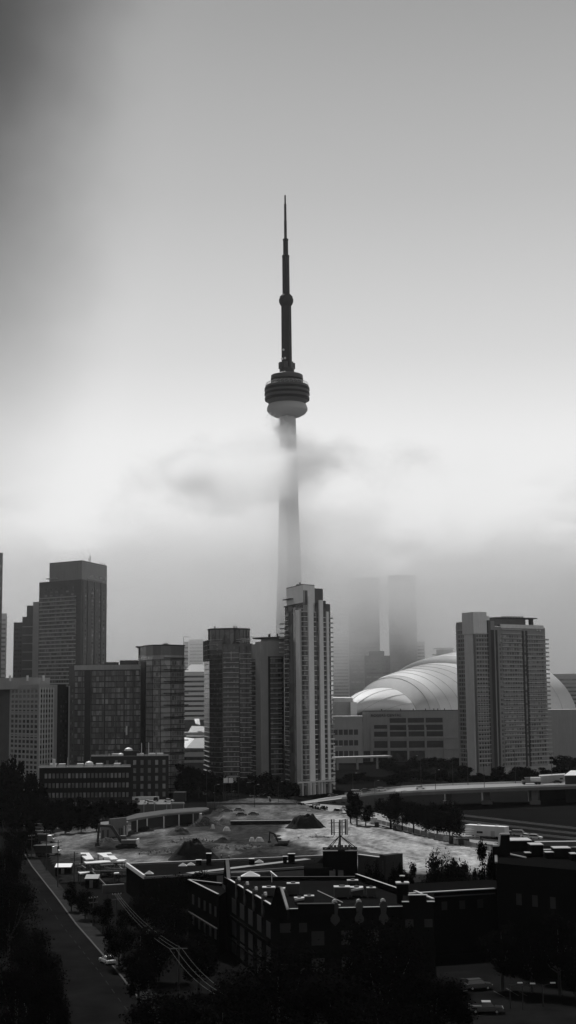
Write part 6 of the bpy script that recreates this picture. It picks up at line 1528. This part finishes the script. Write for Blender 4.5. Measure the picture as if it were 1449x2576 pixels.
# ------------------------------------------------------------------ parking lot at lower right
pk = [gp(1118, 2446), gp(1200, 2440), gp(1460, 2462), gp(1560, 2600), gp(1080, 2600), gp(1105, 2540)]
vs = [(p.x, p.y, .02) for p in pk]; tag(MB().add(vs, [tuple(range(6))[::-1] if False else tuple(range(6))]).build('parking_lot', st_m, None), None, None, None, 'structure')
def P8(cx_, cy_): return c2(1400, 3200, 1.9066, cx_, cy_)
mk = MB()
for u, v in (((520, 1012), (675, 980)), ((575, 1018), (628, 1052)), ((860, 985), (940, 1030)), ((950, 965), (1040, 1020)), ((620, 892), (700, 905)), ((470, 1135), (700, 1120)), ((1010, 835), (1090, 830)), ((1040, 990), (1100, 1020))):
    mk.bar(gp(*P8(*u))+Vector((0, 0, .03)), gp(*P8(*v))+Vector((0, 0, .03)), .16, .012)
tag(mk.build('road_marking', mat('parking paint', .09, rough=.9, spec=0, vary=.3), None), None, None, None, 'structure')
car(gp(*P8(752, 972)), 12, 'suv', 'black', 'black car with a bright bonnet in the lower right parking lot', z=.03)
car(gp(*P8(805, 1140)), -4, 'pickup', 'black', 'dark pickup truck with pale roof in the lower right parking lot', z=.03)
t_ = [o for o in C.objects if o.name == 'pickup_truck' or o.name.startswith('pickup_truck.')]
for o in t_:
    for ch_ in o.children:
        if ch_.name.startswith('roof'): ch_.material_slots[0].material = paints['silver']
G = 'posts by the lower right parking lot'
for i, (q, by, top) in enumerate(((980, 1110, 940), (1070, 1120, 945), (1215, 1100, 940))):
    (p0, q0), (_, q1) = P8(q, by), P8(q, top); c = gp(p0, q0); pole(p0, c.y, q1, f'{ORD[i]} thin dark post from the left beside the parking lot', G, px_ref=q0, r=.1)

# ------------------------------------------------------------------ overhead wires at lower left
t = empty('overhead_wire', tuple(at(293, 2247, gp(293, 2352).y)), 'three thin sagging wires running from the last utility pole towards the bottom', 'wires')
pe = gp(434, 2400); ye = pe.y-10
for k in (-1, 0, 1):
    p = at(292+k*5, 2248, gp(293, 2352).y); q = at(442+k*16, 2386, 232); pts = []
    for i in range(15):
        f = i/14; v = p.lerp(q, f); v.z -= 2.2*4*f*(1-f)*.5; pts.append(v)
    q2 = at(560+k*20, 2500, 185)
    for i in range(1, 15):
        f = i/14; v = q.lerp(q2, f); v.z -= 1.6*4*f*(1-f)*.5; pts.append(v)
    polytube(pts, .022, n=4, name='wire', m_=steel_d, parent=t)
c = at(450, 2386, 232); o = empty('utility_pole', (c.x, c.y, 0), 'dark utility pole carrying the wires in front of the school', 'utility pole')
MB().tube((0, 0, 0), (0, 0, c.z+.4), .16, .1, 8).build('post', steel_d, o, world=False); MB().box((-1.4, -.07, c.z-.1), (1.4, .07, c.z+.05)).build('crossarm', steel_d, o, world=False)
o = pole(353, gp(353, 2405).y, 2352, 'short lamp with white head among the dark trees left of the school', None, px_ref=2400)

# ------------------------------------------------------------------ foreground trees
G = 'large dark trees in the foreground'
FT = [(960, 196, 2306, 300, 'broad', 0, 1, 'biggest leafy tree in front of the school entrance, right of centre'),
      (1085, 190, 2400, 190, 'round', 0, 2, 'tree right of the biggest one beside the parking lot'),
      (700, 186, 2372, 330, 'broad', 0, 3, 'wide tree covering the foot of the school, left of the biggest tree'),
      (830, 170, 2430, 260, 'round', 0, 1, 'tree in the bottom centre below the biggest tree'),
      (560, 165, 2450, 280, 'broad', 0, 2, 'tree at the bottom left of centre below the wires'),
      (420, 180, 2475, 200, 'round', 0, 3, 'low tree at the bottom right of the street end'),
      (980, 160, 2470, 300, 'broad', 0, 3, 'bottom tree left of the parking lot edge'),
      (20, 260, 2190, 150, 'broad', 0, 1, 'tall tree at the left edge, highest one above the street'),
      (85, 215, 2325, 150, 'round', 0, 2, 'tree overhanging the street in the middle of the left edge'),
      (40, 195, 2400, 190, 'broad', 0, 3, 'tree at the left edge below the one overhanging the street'),
      (120, 180, 2440, 120, 'round', 0, 1, 'small tree between the street and the bottom left driveway'),
      (10, 330, 2120, 90, 'round', 1, 2, 'tree at the left edge behind the tallest street tree'),
      (30, 400, 2080, 80, 'broad', 1, 3, 'farthest street tree at the left edge beside the lot'),
      (66, 440, 2062, 50, 'round', 1, 1, 'small round tree beside the grey van at the site entrance')]
for q, Y_, top, w, k, lod, s, lb in FT: tree(q, Y_, top, w, k, lb, G, lod=lod, seed=s, bpy_=2500 if lod == 0 else 2300)
G = 'trees added to darken the block at right'
for i, (q, Y_, top, w) in enumerate(((1262, 240, 2300, 110), (1335, 238, 2330, 100), (1405, 236, 2290, 110), (1445, 232, 2350, 80))): tree(q, Y_, top, w, 'broad' if i % 2 else 'round', f'{ORD[i]} added black tree from the left, darkening the block behind the parking lot', G, lod=1, seed=1+i % 3, bpy_=2400)  # dark trees added to break up and darken the front of the block
G = 'trees between the school and the lot'
MT = [(1118, 318, 2122, 92, 'broad', 1, 'dense tree right of the low pale building, overlapping the sand'), (1150, 310, 2136, 70, 'round', 2, 'second dense tree right of the low pale building'), (1222, 300, 2108, 64, 'round', 3, 'dark tree beside the gable of the big brick block'), (1250, 290, 2120, 50, 'round', 1, 'dark tree half hidden behind the gable of the big brick block'),
      (1012, 310, 2150, 40, 'round', 2, 'small tree in front of the sand left of the dense tree'), (985, 306, 2163, 30, 'round', 1, 'smallest tree right of the low pale building'), (1038, 305, 2163, 34, 'round', 3, 'little tree right of the small one before the sand'),
      (948, 296, 2180, 70, 'broad', 3, 'low dark tree behind the school roof parapet'), (1090, 300, 2176, 80, 'broad', 2, 'low wide tree behind the small dark house'), (1170, 296, 2176, 90, 'broad', 1, 'low wide tree behind the long low wing'), (870, 330, 2172, 50, 'round', 2, 'tree right behind the black antenna block'), (790, 300, 2178, 56, 'broad', 3, 'small dark tree left of the antenna block'),
      (400, 320, 2196, 80, 'broad', 1, 'tree hiding the wall of the long flat building at its left'), (445, 315, 2190, 90, 'broad', 2, 'middle tree before the wall of the long flat building'), (500, 312, 2186, 90, 'round', 3, 'right tree before the wall of the long flat building'), (372, 290, 2236, 100, 'broad', 2, 'tree in the dark garden below the corner of the long flat building'), (440, 280, 2250, 110, 'broad', 3, 'tree in the dark garden left of the school wing'),
      (330, 300, 2262, 70, 'round', 1, 'tree in the dark garden beside the low pale yard wall'), (400, 250, 2310, 120, 'broad', 1, 'tree in the dark garden above the wires'), (500, 240, 2330, 110, 'round', 2, 'tree against the left wall of the school'), (300, 262, 2300, 80, 'broad', 3, 'tree between the pavement and the dark garden'), (350, 230, 2370, 90, 'round', 2, 'tree right of the white parked car'),
      (215, 318, 2232, 60, 'broad', 2, 'tree between the tiny hut and the pavement'), (180, 330, 2215, 40, 'round', 3, 'small tree beside the white-roofed shed'), (260, 300, 2250, 50, 'round', 1, 'tree before the low pale yard wall'), (925, 312, 2166, 46, 'bush', 1, 'dark shrub in front of the low pale building beside the antenna block'), (955, 308, 2172, 40, 'bush', 2, 'dark shrub at the raised corner of the low pale building')]
for q, Y_, top, w, k, s, lb in MT: tree(q, Y_, top, w, k, lb, G, lod=1, seed=s, bpy_=2250)

HAZE_D, FOG_D, CLOUD_D = .000016, .0078, .12


# ------------------------------------------------------------------ air: thin haze everywhere, a fog bank over the harbour side, low cloud round the tower
def volume_mat(name, build, albedo=1.0, g=.6, step=None):
    m = bpy.data.materials.new(name); m.use_nodes = True; t = NT(m.node_tree); t.n.clear()
    p = t.node('ShaderNodeVolumePrincipled', {'Color': (albedo, albedo, albedo, 1), 'Anisotropy': g})
    den = build(t)
    if hasattr(den, 'links'): t.l.new(den, p.inputs['Density'])
    else: p.inputs['Density'].default_value = den
    o = t.node('ShaderNodeOutputMaterial'); t.l.new(p.outputs[0], o.inputs['Volume'])
    return m
hm = volume_mat('thin haze', lambda t: HAZE_D, 1.0, .5)
hb = MB().box((-2600, -150, -1.0), (2600, 4200, 575)).build('haze', hm)
tag(hb, 'thin pale haze filling the air over the whole city', 'haze', None, 'stuff')
def fog_density(t):
    geo = t.node('ShaderNodeNewGeometry'); s = t.node('ShaderNodeSeparateXYZ'); t.l.new(geo.outputs['Position'], s.inputs[0])
    x, y, z = s.outputs
    n = t.noise(t.mapping(geo.outputs['Position'], (1, .13, 1.3), (3, 0, 0)), .0115, 5, .6)
    zz = t.math('ADD', z, t.math('MULTIPLY', t.math('SUBTRACT', n, .5), 150.0))
    up = t.smooth(zz, 40.0, 180.0, .07, 1.0)
    top = t.smooth(zz, 222.0, 166.0)
    far = t.math('ADD', t.smooth(y, 600.0, 1000.0, 0.0, .10), t.math('ADD', t.smooth(y, 1080.0, 1340.0, 0.0, .48), t.smooth(y, 1200.0, 1560.0, 0.0, .44)))
    return t.math('MULTIPLY', t.math('MULTIPLY', up, top), t.math('MULTIPLY', far, t.math('MULTIPLY', t.smooth(n, .30, .68, .75, 1.3), FOG_D)))
fm = volume_mat('fog bank', fog_density, .86, .78)
fb = MB().box((-1500, 600, 6), (1500, 2600, 300)).build('fog_bank', fm)
tag(fb, 'grey fog bank swallowing the far towers behind the condominium blocks', 'fog', None, 'stuff')
def cloud_density(t):
    tcn = t.node('ShaderNodeTexCoord'); ob = tcn.outputs['Object']
    s = t.node('ShaderNodeSeparateXYZ'); t.l.new(ob, s.inputs[0]); x, y, z = s.outputs     # metres from the cloud's centre
    n = t.noise(t.mapping(ob, (1, 1, 1.5), (130, 0, 20)), .011, 5, .6)
    nb = t.noise(t.mapping(ob, (1, 1, 1.2), (40, 0, 9)), .0055, 1, .5)
    r2 = t.math('SQRT', t.math('ADD', t.math('ADD', t.math('POWER', t.math('DIVIDE', x, 165.0), 2.0), t.math('POWER', t.math('DIVIDE', y, 85.0), 2.0)), t.math('POWER', t.math('DIVIDE', z, 50.0), 2.0)))
    n3 = t.math('ADD', t.math('MULTIPLY', t.math('SUBTRACT', n, .5), 2.6), t.math('MULTIPLY', t.math('SUBTRACT', nb, .5), 1.6))
    v = t.math('SUBTRACT', t.math('ADD', n3, .70), r2)
    q2 = t.math('SQRT', t.math('ADD', t.math('ADD', t.math('POWER', t.math('DIVIDE', t.math('SUBTRACT', x, 26.0), 66.0), 2.0), t.math('POWER', t.math('DIVIDE', t.math('SUBTRACT', y, 26.0), 52.0), 2.0)), t.math('POWER', t.math('DIVIDE', t.math('SUBTRACT', z, 12.0), 50.0), 2.0)))
    core_ = t.smooth(t.math('SUBTRACT', t.math('ADD', 1.0, t.math('MULTIPLY', n3, .55)), q2), .0, .95, 0.0, .42)
    n4 = t.noise(t.mapping(ob, (1, 1, 1)), .09, 4, .65)
    q3 = t.math('SQRT', t.math('ADD', t.math('ADD', t.math('POWER', t.math('DIVIDE', t.math('ADD', t.math('SUBTRACT', x, 27.0), t.math('MULTIPLY', t.math('SUBTRACT', z, 54.0), .7)), 13.0), 2.0), t.math('POWER', t.math('DIVIDE', t.math('SUBTRACT', y, 41.0), 12.0), 2.0)), t.math('POWER', t.math('DIVIDE', t.math('SUBTRACT', z, 54.0), 17.0), 2.0)))
    q4 = t.math('SQRT', t.math('ADD', t.math('ADD', t.math('POWER', t.math('DIVIDE', t.math('ADD', x, 62.0), 34.0), 2.0), t.math('POWER', t.math('DIVIDE', y, 40.0), 2.0)), t.math('POWER', t.math('DIVIDE', t.math('SUBTRACT', z, 6.0), 24.0), 2.0)))
    puff = t.smooth(t.math('SUBTRACT', t.math('ADD', 1.0, t.math('MULTIPLY', n3, 1.1)), q4), -.1, .9, 0.0, 1.3)
    q5 = t.math('SQRT', t.math('ADD', t.math('ADD', t.math('POWER', t.math('DIVIDE', t.math('SUBTRACT', x, 37.0), 110.0), 2.0), t.math('POWER', t.math('DIVIDE', t.math('SUBTRACT', y, 30.0), 50.0), 2.0)), t.math('POWER', t.math('DIVIDE', t.math('ADD', z, 52.0), 88.0), 2.0)))
    veil = t.smooth(t.math('SUBTRACT', t.math('ADD', 1.0, t.math('MULTIPLY', n3, .5)), q5), .0, .8, 0.0, .19)
    core_ = t.math('MAXIMUM', t.math('MAXIMUM', core_, puff), veil)
    wisp = t.math('MULTIPLY', t.smooth(t.math('SUBTRACT', t.math('ADD', 1.0, t.math('MULTIPLY', t.math('SUBTRACT', n4, .5), 3.2)), q3), .0, .4), 3.0)
    return t.math('MULTIPLY', t.math('MAXIMUM', wisp, t.math('MAXIMUM', t.math('POWER', t.smooth(v, -.15, .75, 0.0, .60), 1.5), core_)), CLOUD_D)
cm = volume_mat('low cloud', cloud_density, 1.0, .82)
c0 = at(640, 1200, 1325)
me = MB().box((-260, -140, -150), (260, 140, 95)).build('low_cloud', cm)
me.location = c0
tag(me, 'soft white cloud drifting across the concrete shaft of the tall tower', 'cloud', None, 'stuff')
